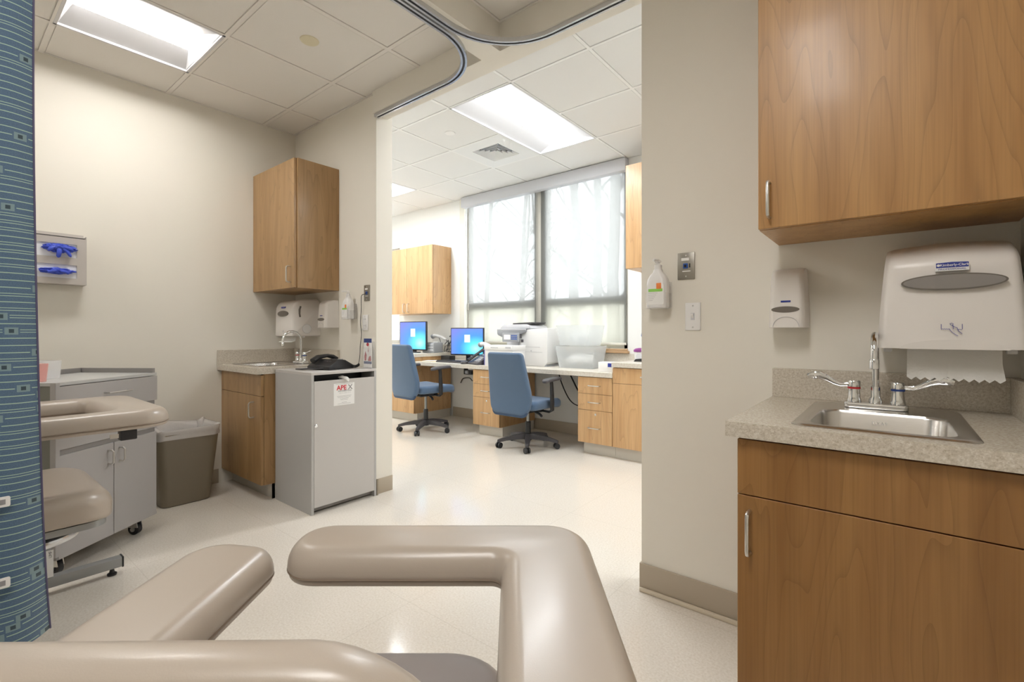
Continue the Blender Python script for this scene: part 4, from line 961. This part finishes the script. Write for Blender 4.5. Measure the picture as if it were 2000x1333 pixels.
for i in range(NS):
    for j in range(NZ):
        q = [grid[i][j], grid[i+1][j], grid[i+1][j+1], grid[i][j+1]]; fc = tb.faces.new([a[0] for a in q])
        for lp, a in zip(fc.loops, q): lp[uvl].uv = (a[1], a[2])
b = MB(); b.smooth = 80; b.add(tb); b.build('cloth', 'curtain_cloth', r)
b = MB().tube([(cur(0, f)[0], cur(0, f)[1]+.001, zb+(zt_-zb)*f) for f in [i/40 for i in range(41)]], .0022, n=6); b.build('edge_hem', 'curtain_hem', r)
for zt2 in (.497, .689):
    q = MB().prism(rrect(-.016, .016, -.012, .012, .004, 4), .0, .003, M=T(cur(.055, .1)[0]+.012, cur(.055, .1)[1]-.016, zt2) @ FACE_PX).build('clip', 'white_plastic_bright', r)
    MB().box(cur(.055, .1)[0]+.014, cur(.055, .1)[0]+.0158, cur(.055, .1)[1]-.024, cur(.055, .1)[1]-.008, zt2-.006, zt2+.006).build('clip_window', 'ink_gray', q)
for i in range(14): MB().tube([(cur(.08+i*.15, 1)[0], cur(.08+i*.15, 1)[1], 2.49), (-1.66, cur(.08+i*.15, 1)[1], 2.52), (-1.683, cur(.08+i*.15, 1)[1], 2.536)], .002, n=6).build('hook', 'satin_nickel', r)

# ------------------------------------------------------------------ blood draw chairs
def arm_pad(parent, name, poly, z0, z1, label=None):
    o = MB().pad(poly, z0+.012, z1, .010, .046, inb=.004, inn=.036, nseg=8, inner=0, ); o.smooth = 60
    p = o.build(name, 'upholstery', parent, local=True)
    MB().pad(inset(poly, .003), z0, z0+.014, .006, .005, inb=.004, inn=.002, nseg=3, inner=0).build('edge_band', 'upholstery', p, local=True)
    w_ = inset(poly, .0025); w_ = [(q[0], q[1], z0+.0135) for q in w_]; w_ = w_+[w_[0]]
    MB().tube(w_, .0032, n=6).build('welt', 'welt', p, local=True)
    return p
def draw_chair(label, loc, rz, zp, armL, armR, seat, back, feet, base_h=True):
    r = thing('blood_draw_chair', label, 'chair', loc, rz, 'padded blood draw chairs')
    arm_pad(r, 'l_shaped_arm_pad', armR, zp-.066, zp); armL and arm_pad(r, 'arm_pad', armL, zp-.066, zp)
    x0, x1, y0, y1, zs = seat
    s_ = MB().pad(rpoly([(x0, y0), (x1, y0), (x1, y1), (x0, y1)], [.05, .05, .11, .11], 9), zs-.10, zs, .02, .045, inb=.015, inn=.05, nseg=8, inner=6,
                  fn=lambda x, y, z: (x, y, z+.012*math.cos((x-(x0+x1)/2)*3)-.02*max(0, (y-y1+.12)/.12)**2)); s_.smooth = 70
    s_.build('seat', 'upholstery' if zs < .515 else 'upholstery_gray', r, local=True)
    MB().prism(rrect(x0+.03, x1-.03, y0+.03, y1-.02, .06, 6), zs-.122, zs-.10).build('seat_pan', 'gray_steel', r, local=True)
    return r, (x0, x1, y0, y1, zs)
def frame(r, xl, xr, y0, y1, zs, zp, xpadl, xpadr, yll=None, y1r=None):
    Y1 = y1
    for x in (xl, xr):
        y1 = Y1 if x == xl or y1r is None else y1r
        yl = yll if x == xl and yll is not None else y0+.12
        l = MB().box(x-.022, x+.022, y0, y1, .032, .075, .004).build('foot_rail', 'gray_steel', r, local=True)
        for ya, yb in ((y1-.004, y1+.003), (y0-.003, y0+.004)): MB().box(x-.0235, x+.0235, ya, yb, .030, .077, .002).build('end_cap', 'black_plastic', l, local=True)
        for yy in (y0+.04, y1-.035): MB().lathe([(.017, 0), (.018, .008), (.010, .014), (.006, .034)], (x, yy, 0)).build('glide', 'black_plastic', l, local=True)
        MB().box(x-.02, x+.02, yl, yl+.045, .075, zs-.12, .003).build('leg', 'gray_steel', r, local=True)
    MB().box(xl, xr, y0+.125, y0+.155, zs-.17, zs-.125, .003).build('cross_bar', 'gray_steel', r, local=True)
    for x, xp in ((xl, xpadl), (xr, xpadr)):
        MB().tube([(x, y0+.14, zs-.15), (x*.4+xp*.6, y0+.14, zs-.10), (xp, y0+.16, zs-.04), (xp, y0+.16, zp-.066)], .014, n=12).build('arm_post', 'gray_steel', r, local=True)
# near chair: local x = camera right, y = camera forward
zp = .67
RP = rpoly([(-.020, .20), (.163, .20), (.163, 1.062), (-.455, 1.062), (-.455, .900), (-.020, .900)], [.05, .05, .095, .075, .075, .022], 10)
LP = rpoly([(-.655, .30), (-.468, .30), (-.462, .95), (-.64, .985)], [.05, .05, .05, .13], 12)
r, se = draw_chair('taupe padded blood draw chair in the foreground with an L-shaped arm pad', (0, 0, 0), YAW, zp, LP, RP, (-.50, -.004, .42, .885, .515), None, None)
frame(r, -.40, -.08, .10, .55, .5, zp, -.53, .07)
def back(x, y, z):
    return (x, y+.05*(1-((x+.33)/.32)**2)*.5-(z-.5)*.12, z)
bp_ = rpoly([(-.66, .50), (-.01, .50), (-.030, .809), (-.645, .809)], [.06, .06, .17, .12], 12)
b = MB().pad(bp_, .40, .475, .03, .035, plane='XZ', nseg=7, inner=6, fn=back); b.smooth = 70
b.build('backrest', 'upholstery', r, local=True)
# left chair, facing the end wall
cx_ = -2.5
zp = .80
def LC(p): return [(x-cx_, y-.2) for x, y in p]
RP = rpoly(LC([(-2.285, -.35), (-2.165, -.35), (-2.165, .615), (-2.83, .615), (-2.83, -.35), (-2.70, -.35), (-2.70, .43), (-2.285, .43)]), [.05, .05, .11, .11, .05, .05, .03, .03], 10)
r, se = draw_chair('taupe padded blood draw chair in the left bay, half hidden by the curtain', (cx_, .2, 0), 0, zp, None, RP, (-.20, .36, -.30, .235, .53), None, None)
o = [c for c in r.children if c.name.startswith('seat') and 'pan' not in c.name][0]; o.data.materials[0] = MATS['upholstery']
frame(r, -.235, .20, -.30, .365, .5, zp, -.27, .28, .085, .02)
MB().prism(rpoly([(-.25, -.35), (.33, -.35), (.33, .155), (-.25, .155)], [.05, .05, .14, .14], 10), .372, .396, bev=.006).build('seat_tray', 'alu_track', r, local=True)
MB().box(-.10, .10, -.2, .0, .396, .41).build('tray_mount', 'gray_steel', r, local=True)
b = MB().pad(rpoly([(-.21, .45), (.21, .45), (.20, 1.0), (-.20, 1.0)], [.06, .06, .12, .12], 9), -.36, -.30, .03, .03, plane='XZ', inner=6, fn=lambda x, y, z: (x, y-(z-.45)*.2, z)); b.smooth = 70
b.build('backrest', 'upholstery', r, local=True)
k = MB().box(.285, .325, .245, .295, zp-.103, zp-.066, .004).build('pad_clamp', 'black_plastic', r, local=True)
MB().box(.326, .329, .215, .240, zp-.09, zp-.075).build('clamp_bracket', 'satin_nickel', k, local=True)
xl_ = -.235+.0215
q = MB().box(xl_, xl_+.0012, .083, .137, .078, .190).build('care_label', 'paper_white', r, local=True)
MB().text('UMF', .014, T(xl_+.0014, .128, .172) @ FACE_PX @ Matrix.Rotation(PI/2, 4, 'Z'), .0004).build('label_letters', 'ink_dark', q, local=True)
b = MB()
for i in range(6): b.box(xl_+.001, xl_+.0016, .088+.005*i, .091+.005*i, .085, .165)
b.build('label_lines', 'ink_light', q, local=True)

# ------------------------------------------------------------------ back office: desks
DY = 3.71
r = thing('desk', 'long pale laminate desktop under the big window in the back office', 'desk', (-3.2, YF, .70))
MB().box(-4.505, -1.88, DY-.01, YF-.001, .698, .742, .002, 1).build('top', 'counter_far', r)
struct('trim_5', MB().box(-4.489, -1.886, YF-.02, YF-.001, .7425, .882, .001, 1), 'counter_far')
r = thing('countertop', 'pale raised counter at the left end of the back office', 'countertop', (-5.4, YF, .79))
MB().box(-7.0, -4.49, DY-.01, YF-.001, .792, .832, .002, 1).build('top', 'counter_far', r)
struct('trim_6', MB().box(-7.0, -4.49, YF-.02, YF-.001, .8325, .93, .001, 1), 'counter_far')
r = thing('countertop', 'pale raised counter right of the desk in the back office', 'countertop', (-1.4, YF, .79))
MB().box(-1.885, -.7, DY-.012, YF-.001, .792, .834, .002, 1).build('top', 'counter_far', r)
struct('trim_7', MB().box(-1.885, -.7, YF-.02, YF-.001, .8345, .93, .001, 1), 'counter_far')
def office_cab(label, x0, x1, zt, drawers, doors, kx0, kx1, group=None):
    r = thing('base_cabinet', label, 'cabinet', ((x0+x1)/2, YF, 0), 0, group)
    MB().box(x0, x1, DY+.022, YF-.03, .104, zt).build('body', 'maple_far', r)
    MB().box(kx0, kx1, DY+.07, YF-.03, 0, .104).build('toe_kick', 'kick_rubber', r)
    MB().box(x0+.003, x1-.003, DY+.020, DY+.023, .108, zt-.004).build('front_gap', 'dark_gap', r)
    for z0_, z1_, lock in drawers:
        d = MB().box(x0+.001, x1-.001, DY+.002, DY+.02, z0_+.0015, z1_-.0015, .001, 1).build('drawer', 'maple_far', r)
        cxx = (x0+x1)/2; zh = (z0_+z1_)/2 if not lock else z0_+.14
        pull_h(d, cxx-.055, cxx+.055, DY+.002, zh)
        if lock: MB().lathe([(.010, 0), (.010, -.003), (.006, -.004)], (cxx+.01, DY+.002, z1_-.035), 'Y', 14).build('lock', 'chrome', d)
    for a, c, z0_, z1_, hx in doors:
        d = MB().box(a+.001, c-.001, DY+.002, DY+.02, z0_+.0015, z1_-.0015, .001, 1).build('door', 'maple_far', r)
        if hx: pull_v(d, hx, DY+.002, z1_-.15, z1_-.05, (0, -1, 0))
    return r
office_cab('three-drawer maple pedestal between the two blue office chairs', -3.53, -3.157, .697, [(.545, .694, 0), (.405, .545, 0), (.106, .405, 1)], [], -3.50, -3.17, 'three drawer desk pedestals')
office_cab('three-drawer maple pedestal at the right end of the desk', -2.225, -1.884, .697, [(.545, .694, 0), (.400, .545, 0), (.106, .400, 1)], [], -2.20, -1.886, 'three drawer desk pedestals')
office_cab('taller maple base cabinet at the right edge of the doorway in the back office', -1.881, -1.25, .79, [(.655, .788, 0)], [(-1.881, -1.566, .106, .655, None), (-1.566, -1.25, .106, .655, None)], -1.884, -1.25)
office_cab('maple base cabinet behind the left office chair under the raised counter', -5.55, -4.515, .79, [], [(-5.55, -5.03, .106, .788, None), (-5.03, -4.515, .106, .788, None)], -5.55, -4.53)

# ------------------------------------------------------------------ office chairs
def office_chair(label):
    r = thing('office_chair', label, 'office chair', (0, 0, 0), 0, 'blue office chairs')
    for k in range(5):
        a = PI/2+2*PI*k/5; d = Vector((math.cos(a), math.sin(a), 0)); n_ = Vector((-d.y, d.x, 0)); rs = []
        for f, w_, z0_, z1_ in ((.02, .030, .075, .125), (.12, .026, .075, .118), (.22, .022, .068, .100), (.285, .018, .056, .082), (.30, .012, .056, .076)):
            c = d*f; rs.append([c-n_*w_+Vector((0, 0, z0_)), c+n_*w_+Vector((0, 0, z0_)), c+n_*w_*.7+Vector((0, 0, z1_)), c-n_*w_*.7+Vector((0, 0, z1_))])
        l = MB().rings(rs).build('base_leg', 'charcoal', r, local=True)
        c = d*.285; th = a+.6; e = Vector((-math.sin(th), math.cos(th), 0)); q = MB()
        for s in (-1, 1): q.cyl(c+e*(s*.008)+Vector((0, 0, .027)), c+e*(s*.024)+Vector((0, 0, .027)), .027, n=18)
        q.cyl(c+e*-.008+Vector((0, 0, .027)), c+e*.008+Vector((0, 0, .027)), .012, n=10); q.cyl(c+Vector((0, 0, .04)), c+Vector((0, 0, .075)), .008, n=8)
        q.build('caster', 'black_plastic', l, local=True)
    MB().lathe([(.034, .06), (.036, .125), (.026, .13), (.026, .235), (.021, .24)], n=20).build('hub', 'black_plastic', r, local=True)
    MB().lathe([(.014, .23), (.014, .40)], n=14).build('gas_lift', 'gray_steel', r, local=True)
    b = MB().box(-.09, .09, -.13, .10, .39, .425, .01).box(-.17, .17, -.03, .03, .40, .43, .008).tube([(.10, -.02, .40), (.17, -.04, .385), (.20, -.05, .37)], .012, n=8).tube([(-.08, -.05, .40), (-.18, -.06, .39)], .008, n=8)
    b.box(-.035, .035, -.25, -.10, .40, .42, .006); b.build('mechanism', 'black_plastic', r, local=True)
    b = MB().pad(rpoly([(-.245, -.22), (.245, -.22), (.25, .26), (-.25, .26)], [.07, .07, .10, .10], 8), .43, .515, .03, .035, inner=6, nseg=6, fn=lambda x, y, z: (x, y, z-.025*max(0, (y-.12)/.14)**2+.01*(x/.25)**2)); b.smooth = 70
    b.build('seat', 'blue_fabric', r, local=True)
    def bk(x, y, z):
        f = (z-.36)/.6; return (x, y+.30*(x**2)*.9-.075*(f-.35)**2-.10*max(0, f-.3)*.6-.02, z)
    b = MB().pad(rpoly([(-.215, .40), (.215, .40), (.245, .56), (.20, .965), (-.20, .965), (-.245, .56)], [.09, .09, .4, .035, .035, .4], 8), -.285, -.225, .022, .028, plane='XZ', inner=7, nseg=6, fn=bk); b.smooth = 70
    o = b.build('backrest', 'blue_fabric', r, local=True)
    b = MB().pad(rpoly([(-.200, .38), (.200, .38), (.215, .48), (-.215, .48)], [.07, .07, .02, .02], 8), -.275, -.245, .008, .008, plane='XZ', inner=3, nseg=3, fn=bk); b.smooth = 70; b.build('lower_trim', 'blue_fabric_dark', o, local=True)
    MB().tube([(0, -.14, .405), (0, -.24, .40), (0, -.27, .43), (0, -.26, .50)], .02, n=10, flat=.5).build('back_bar', 'black_plastic', r, local=True)
    for s in (-1, 1):
        a_ = MB().tube([(s*.13, .0, .415), (s*.25, .0, .41), (s*.285, -.005, .43), (s*.29, -.01, .50), (s*.287, -.015, .66), (s*.285, -.02, .705)], [.016, .018, .022, .024, .019, .019], n=10, flat=.6).build('armrest_post', 'black_plastic', r, local=True)
        MB().pad(rrect(s*.285-.042, s*.285+.042, -.13, .12, .04, 6), .705, .732, .008, .012, inner=3, nseg=3, fn=lambda x, y, z: (x, y, z-.02*max(0, -y/.13)**2)).build('armrest_pad', 'charcoal', a_, local=True)
    return r
ch = office_chair('blue office chair on the left, in front of the two monitors')
ch.location = (-4.05, 3.50, 0); ch.rotation_euler = (0, 0, -.10)
c2 = copy_tree(ch); c2['label'] = 'blue office chair in the middle of the doorway view, in front of the copier'
c2.location = (-2.73, 3.635, -.0); c2.rotation_euler = (0, 0, -.02)
for o in c2.children:
    if not o.name.startswith(('base_leg', 'hub')): o.location.z -= .055

# ------------------------------------------------------------------ back office: equipment
def monitor(label, x, y, z, rz, w_, h_, lift):
    r = thing('monitor', label, 'monitor', (x, y, z), rz, 'computer monitors')
    MB().prism(ell(0, .02, .10, .075, 24), 0, .012, bev=.003, seg=1).build('foot', 'black_plastic', r, local=True)
    MB().box(-.03, .03, .03, .045, .01, lift+h_*.6, .004).build('stand', 'black_plastic', r, local=True)
    MB().box(-w_/2, w_/2, 0, .028, lift, lift+h_, .005).build('housing', 'black_plastic', r, local=True)
    tb = bmesh.new(); uvl = tb.loops.layers.uv.new('UVMap'); g_ = .011
    v = [tb.verts.new(p) for p in ((-w_/2+g_, -.0012, lift+g_*1.6), (w_/2-g_, -.0012, lift+g_*1.6), (w_/2-g_, -.0012, lift+h_-g_), (-w_/2+g_, -.0012, lift+h_-g_))]
    f = tb.faces.new(v)
    for lp, uv in zip(f.loops, ((0, 0), (1, 0), (1, 1), (0, 1))): lp[uvl].uv = uv
    b = MB(); b.add(tb); b.build('screen', 'screen_picture', r, local=True)
    return r
monitor('flat monitor with a blue desktop on the left counter, behind the left office chair', -4.80, 3.93, .832, .12, .46, .37, .0+.03)
monitor('flat monitor with a blue desktop on the desk, right of the left office chair', -3.95, 4.05, .742, .30, .44, .33, .075)
tag(MB().box(-5.12, -5.0, 3.98, 4.05, .832, .96, .004).build('speaker', 'black_plastic'), 'small black speaker at the left edge of the doorway view beside the left monitor', 'speaker')
# keyboard, mouse, folders
r = thing('keyboard', 'black keyboard on the desk in front of the right monitor', 'keyboard', (-3.98, 3.86, .742), .05)
MB().box(-.22, .22, -.07, .07, 0, .018, .004).build('tray', 'charcoal', r, local=True)
b = MB()
for i in range(14):
    for j in range(5): b.box(-.21+.03*i, -.185+.03*i, -.06+.024*j, -.04+.024*j, .018, .024)
b.build('keys', 'black_plastic', r, local=True)
r = thing('computer_mouse', 'dark computer mouse on the desk right of the keyboard', 'mouse', (-3.69, 3.755, .742), -.5)
MB().pad(rrect(-.032, .032, -.052, .052, .03, 6), 0, .034, .006, .024, inner=4, nseg=5).build('shell', 'charcoal', r, local=True)
MB().cyl((-.003, .025, .034), (.003, .025, .034), .005, n=10).build('wheel', 'gray_plastic', r, local=True)
r = thing('paper_folders', 'yellow folders lying on the desk left of the keyboard', 'folders', (-4.35, 3.88, .742), .2)
MB().box(-.13, .13, -.08, .08, 0, .005).build('yellow_folder', 'yellow_paper', r, local=True)
MB().box(-.11, .12, -.09, .06, .0052, .008, M=RZ(.15)).build('white_sheet', 'paper_white', r, local=True)
# label printer and handheld scanners
r = thing('label_printer', 'grey label printer on the left counter beside the left monitor', 'printer', (-4.615, 4.10, .832), .15)
MB().box(-.095, .095, -.09, .10, 0, .13, .012).build('body', 'gray_plastic', r, local=True)
for z_ in (.03, .065, .10): MB().box(-.085, .085, -.094, -.088, z_, z_+.012, .002, 1).build('trim_band', 'light_gray_plastic', r, local=True)
MB().box(-.065, .065, -.05, .03, .13, .142, .003).build('label_roll', 'paper_white', r, local=True)
def scanner(label, loc, rz):
    r = thing('barcode_scanner', label, 'barcode scanner', loc, rz, 'white barcode scanners on stands')
    b = MB().lathe([(.05, 0), (.05, .008), (.012, .014)], (0, 0, 0)).tube([(0, 0, .01), (.01, 0, .08), (0, 0, .15), (-.02, 0, .19)], .006, n=8); b.build('stand', 'gray_steel', r, local=True)
    MB().tube([(-.10, 0, .215), (-.05, 0, .215), (.02, 0, .20), (.09, 0, .165)], [.034, .028, .024, .020], n=14, flat=.8).build('head', 'hook_white' if 'hook_white' in MATS else 'copier_white', r, local=True)
    MB().tube([(-.128, 0, .205), (-.10, 0, .214)], [.040, .034], n=14, flat=.8).build('nose', 'gray_plastic', r, local=True)
    MB().tube([(.09, 0, .165), (.12, .02, .12), (.10, .05, .05), (.04, .07, .005)], .004, n=6).build('cord', 'black_plastic', r, local=True)
scanner('white barcode scanner on a stand right of the right monitor', (-3.60, 4.03, .742), -.1)
scanner('white barcode scanner on a stand behind the label printer', (-4.62, 4.24, .832), .2)
b = MB(); rd = random.Random(4)
for i in range(9):
    x_ = -4.62+rd.uniform(0, .22); pts = [(x_, 4.28, .95+rd.uniform(-.05, .12))]
    for k in range(5): pts.append((pts[-1][0]+rd.uniform(-.06, .12), 4.27+rd.uniform(-.03, .03), max(.845, pts[-1][2]+rd.uniform(-.09, .06))))
    b.tube(smooth_path(pts, 4), .0045, n=6)
tag(b.build('cable_bundle', 'black_plastic'), 'tangle of black cables on the wall behind the label printer', 'cables', kind='stuff')
tag(MB().box(-4.46, -4.30, 4.10, 4.20, .742+.0, .80, .006).build('power_adapter', 'black_plastic'), 'black power adapter block between label printer and right monitor', 'adapter')
# phone on desk
r = thing('desk_telephone', 'black and grey office telephone on the desk beside the paper box', 'telephone', (-3.525, 3.82, .742), -.25)
b = MB().prism([(-.10, 0), (.10, 0), (.11, .09), (.09, .11), (-.10, .02)], -.10, .10, 'YZ', bev=.004); b.build('base', 'charcoal', r, local=True)
MB().tube([(-.075, -.11, .045), (-.075, -.07, .065), (-.075, .04, .13), (-.075, .09, .155)], [.025, .022, .018, .026], n=12, flat=.7).build('handset', 'black_plastic', r, local=True)
b = MB()
for i in range(3):
    for j in range(4): b.box(-.01+.03*i, .012+.03*i, -.065+.022*j, -.05+.022*j, .036+.0125*j, .046+.0125*j)
b.build('keypad', 'light_gray_plastic', r, local=True)
MB().box(-.01, .08, .035, .065, .095, .112, M=None).build('display', 'gray_plastic', r, local=True)
# paper box
r = thing('paper_box', 'white cardboard paper box on the desk in front of the copier', 'box', (-3.20, 3.86, .742), .0)
MB().box(-.19, .19, -.115, .115, 0, .205, .003).build('carton', 'copier_white', r, local=True)
MB().box(-.195, .195, -.12, .12, .165, .215, .003).build('lid', 'paper_white', r, local=True)
MB().box(-.196, -.190, -.118, .118, 0, .164).build('blue_side', 'ink_blue', r, local=True)
MB().box(-.10, .0, -.1215, -.119, .185, .195).box(.10, .17, -.1215, -.119, .185, .200).build('print_marks', 'ink_light', r, local=True)
# copier
r = thing('copier', 'white and grey multifunction copier on the desk under the window', 'copier', (-2.99, 4.13, .742), 0)
MB().prism([(-.10, 0), (.22, 0), (.26, .04), (.26, .395), (-.10, .375)], -.17, .17, 'XZ', bev=.008).build('body', 'copier_white', r, local=True)
MB().box(-.29, -.10, -.15, .17, 0, .27, .008).build('output_side', 'light_gray_plastic', r, local=True)
MB().box(-.24, -.17, -.0, .16, .26, .36, .006).build('scanner_post', 'light_gray_plastic', r, local=True)
b = MB().prism([(-.39, .325), (-.33, .30), (-.06, .33), (.0, .36), (.0, .395), (-.38, .385), (-.40, .365)], -.19, .17, 'XZ', bev=.006); b.build('scanner_bed', 'gray_plastic', r, local=True)
MB().box(-.395, .0, -.192, .17, .375, .388, .003).build('bed_rim', 'light_gray_plastic', r, local=True)
b = MB().prism([(-.38, .388), (-.33, .435), (-.02, .435), (.03, .415), (.03, .388)], -.16, .16, 'XZ', bev=.006); b.build('document_feeder', 'light_gray_plastic', r, local=True)
MB().prism([(-.22, .436), (-.20, .425), (.02, .440), (.04, .452), (.04, .458), (-.22, .450)], -.13, .12, 'XZ').build('feeder_tray', 'charcoal', r, local=True)
p = MB().box(-.24, -.02, -.255, -.235, .25, .345, .005, M=Matrix.Translation((0, -.03, .0)) @ Matrix.Rotation(0, 4, 'X')).build('control_panel', 'gray_plastic', r, local=True)
MB().box(-.215, -.13, -.288, -.283, .275, .325).build('display', 'paper_white', p, local=True)
b = MB()
for i in range(4):
    for j in range(3): b.box(-.115+.02*i, -.102+.02*i, -.288, -.283, .275+.018*j, .286+.018*j)
b.build('buttons', 'jack_blue', p, local=True)
MB().box(-.20, -.05, -.24, -.19, .29, .335, .004).build('panel_bracket', 'charcoal', r, local=True)
MB().box(-.075, -.045, -.1725, -.169, .245, .275).build('level_window', 'ink_dark', r, local=True)
MB().box(-.02, .17, -.172, -.169, .195, .200).box(-.06, .20, -.172, -.169, .145, .148).box(.05, .065, -.172, -.169, .150, .165).build('panel_lines', 'ink_light', r, local=True)
MB().box(-.09, .25, -.165, .165, .0, .02).build('feet', 'gray_plastic', r, local=True)
# clear bins
def big_bin(label, x, y, z, rz, w_, d_, h_, seed):
    r = thing('storage_bin', label, 'plastic bin', (x, y, z), rz, 'clear storage bins on the desk')
    b = open_box(-w_/2, w_/2, -d_/2, d_/2, 0, h_, .003, .03); b.build('bin', 'cloudy_plastic', r, local=True)
    rd = random.Random(seed); c = MB()
    tbb = bmesh.new(); bmesh.ops.create_icosphere(tbb, subdivisions=4, radius=1)
    for v in tbb.verts: q = v.co*(1+.3*noise.noise(v.co*2+Vector((seed, 1, 2)))); v.co = Vector((q.x*w_*.40, q.y*d_*.36, q.z*h_*.28+h_*.36))
    c.add(tbb); c.smooth = 80
    return r, c
r, c = big_bin('clear storage bin of loose supplies on the desk, bottom one of two', -2.42, 4.10, .742, .1, .36, .26, .215, 3)
bmesh.ops.transform(c.bm, matrix=world(r), verts=c.bm.verts); tag(c.build('bag_of_supplies', 'paper_white'), 'white bag of supplies inside the lower clear bin', 'bag', 'bags in the clear bins')
r, c = big_bin('clear storage bin stacked on top of the other on the desk', -2.43, 4.10, .962, -.05, .33, .24, .20, 8)
bmesh.ops.transform(c.bm, matrix=world(r), verts=c.bm.verts); tag(c.build('bag_of_supplies', 'cloudy_plastic'), 'cloudy bag of supplies inside the upper clear bin', 'bag', 'bags in the clear bins')
r = thing('tissue_box', 'small white box with a blue mark at the right end of the desk', 'box', (-1.975, 3.83, .742), 0)
MB().box(-.075, .075, -.06, .06, 0, .085, .002).build('carton', 'paper_white', r, local=True)
MB().box(.02, .055, -.0615, -.0598, .045, .078).build('blue_mark', 'logo_blue', r, local=True)
r = thing('wipes_tub', 'white tub with a purple lid on the right raised counter', 'tub', (-1.80, 4.12, .834), 0)
MB().lathe([(.055, 0), (.058, .01), (.062, .08), (.062, .085)]).build('tub', 'white_plastic_bright', r, local=True)
MB().lathe([(.067, .080), (.067, .098), (.05, .110), (.02, .115)]).build('lid', 'purple_lid', r, local=True)
r = thing('tape_dispenser', 'small black and clear tape dispenser beside the purple-lidded tub', 'tape dispenser', (-1.745, 3.95, .834), .3)
MB().prism([(-.045, 0), (.045, 0), (.05, .02), (.03, .028), (-.03, .022)], -.014, .014, 'XZ', bev=.002).build('base', 'black_plastic', r, local=True)
MB().cyl((0, -.010, .045), (0, .010, .045), .026, n=22).build('roll', 'light_gray_plastic', r, local=True)
r = thing('countertop_machine', 'white countertop machine cut off by the doorway edge on the right counter', 'machine', (-1.62, 4.14, .834), 0)
MB().box(-.13, .13, -.14, .14, 0, .20, .012).prism([(-.13, .20), (.13, .20), (.13, .27), (-.09, .27)], -.14, .14, 'XZ', bev=.006).build('body', 'copier_white', r, local=True)
MB().tube([(-.10, -.142, .17), (-.12, -.144, .23), (-.11, -.144, .28)], .006, n=8).build('blue_strip', 'jack_blue', r, local=True)
MB().lathe([(.05, .27), (.05, .325), (.045, .33)], (-.02, 0, 0)).build('top_cup', 'cloudy_plastic', r, local=True)
# under the desk
r = thing('power_strip', 'black power strip mounted under the desktop beside the left pedestal', 'power strip', (-3.78, 4.0, .60), 0)
MB().box(-.14, .12, -.03, .03, 0, .05, .004).box(-.145, -.13, -.03, .03, .0, .098, .002).box(.11, .125, -.03, .03, .0, .098, .002).build('housing', 'black_plastic', r, local=True)
for i in range(3): MB().box(-.10+.07*i, -.06+.07*i, -.055, -.03, .012, .045, .003).build('plug', 'light_gray_plastic' if i != 1 else 'black_plastic', r, local=True)
def cable(lab, pts, m='black_plastic', rr=.006): tag(MB().tube(smooth_path(pts), rr, n=6).build('cable', m), lab, 'cable', 'black cables under the desk')
cable('black cable looping from the power strip towards the left wall panel', [(-3.74, 3.98, .60), (-3.8, 4.05, .55), (-4.0, 4.2, .50), (-4.15, 4.3, .52), (-4.3, 4.34, .50), (-4.35, 4.345, .44)])
cable('black cable drooping from the power strip behind the left pedestal', [(-3.70, 3.98, .60), (-3.72, 4.1, .52), (-3.85, 4.2, .45), (-4.0, 4.3, .40), (-4.1, 4.34, .38)])
cable('black cable swooping behind the middle office chair to the right pedestal', [(-2.82, 4.3, .70), (-2.80, 4.3, .60), (-2.72, 4.28, .46), (-2.6, 4.2, .38), (-2.45, 4.1, .36), (-2.3, 4.05, .40), (-2.23, 4.02, .44)])
cable('second black cable hanging under the desk right of the middle office chair', [(-2.70, 4.3, .70), (-2.62, 4.28, .58), (-2.50, 4.2, .48), (-2.36, 4.1, .43), (-2.23, 4.05, .43)], rr=.008)
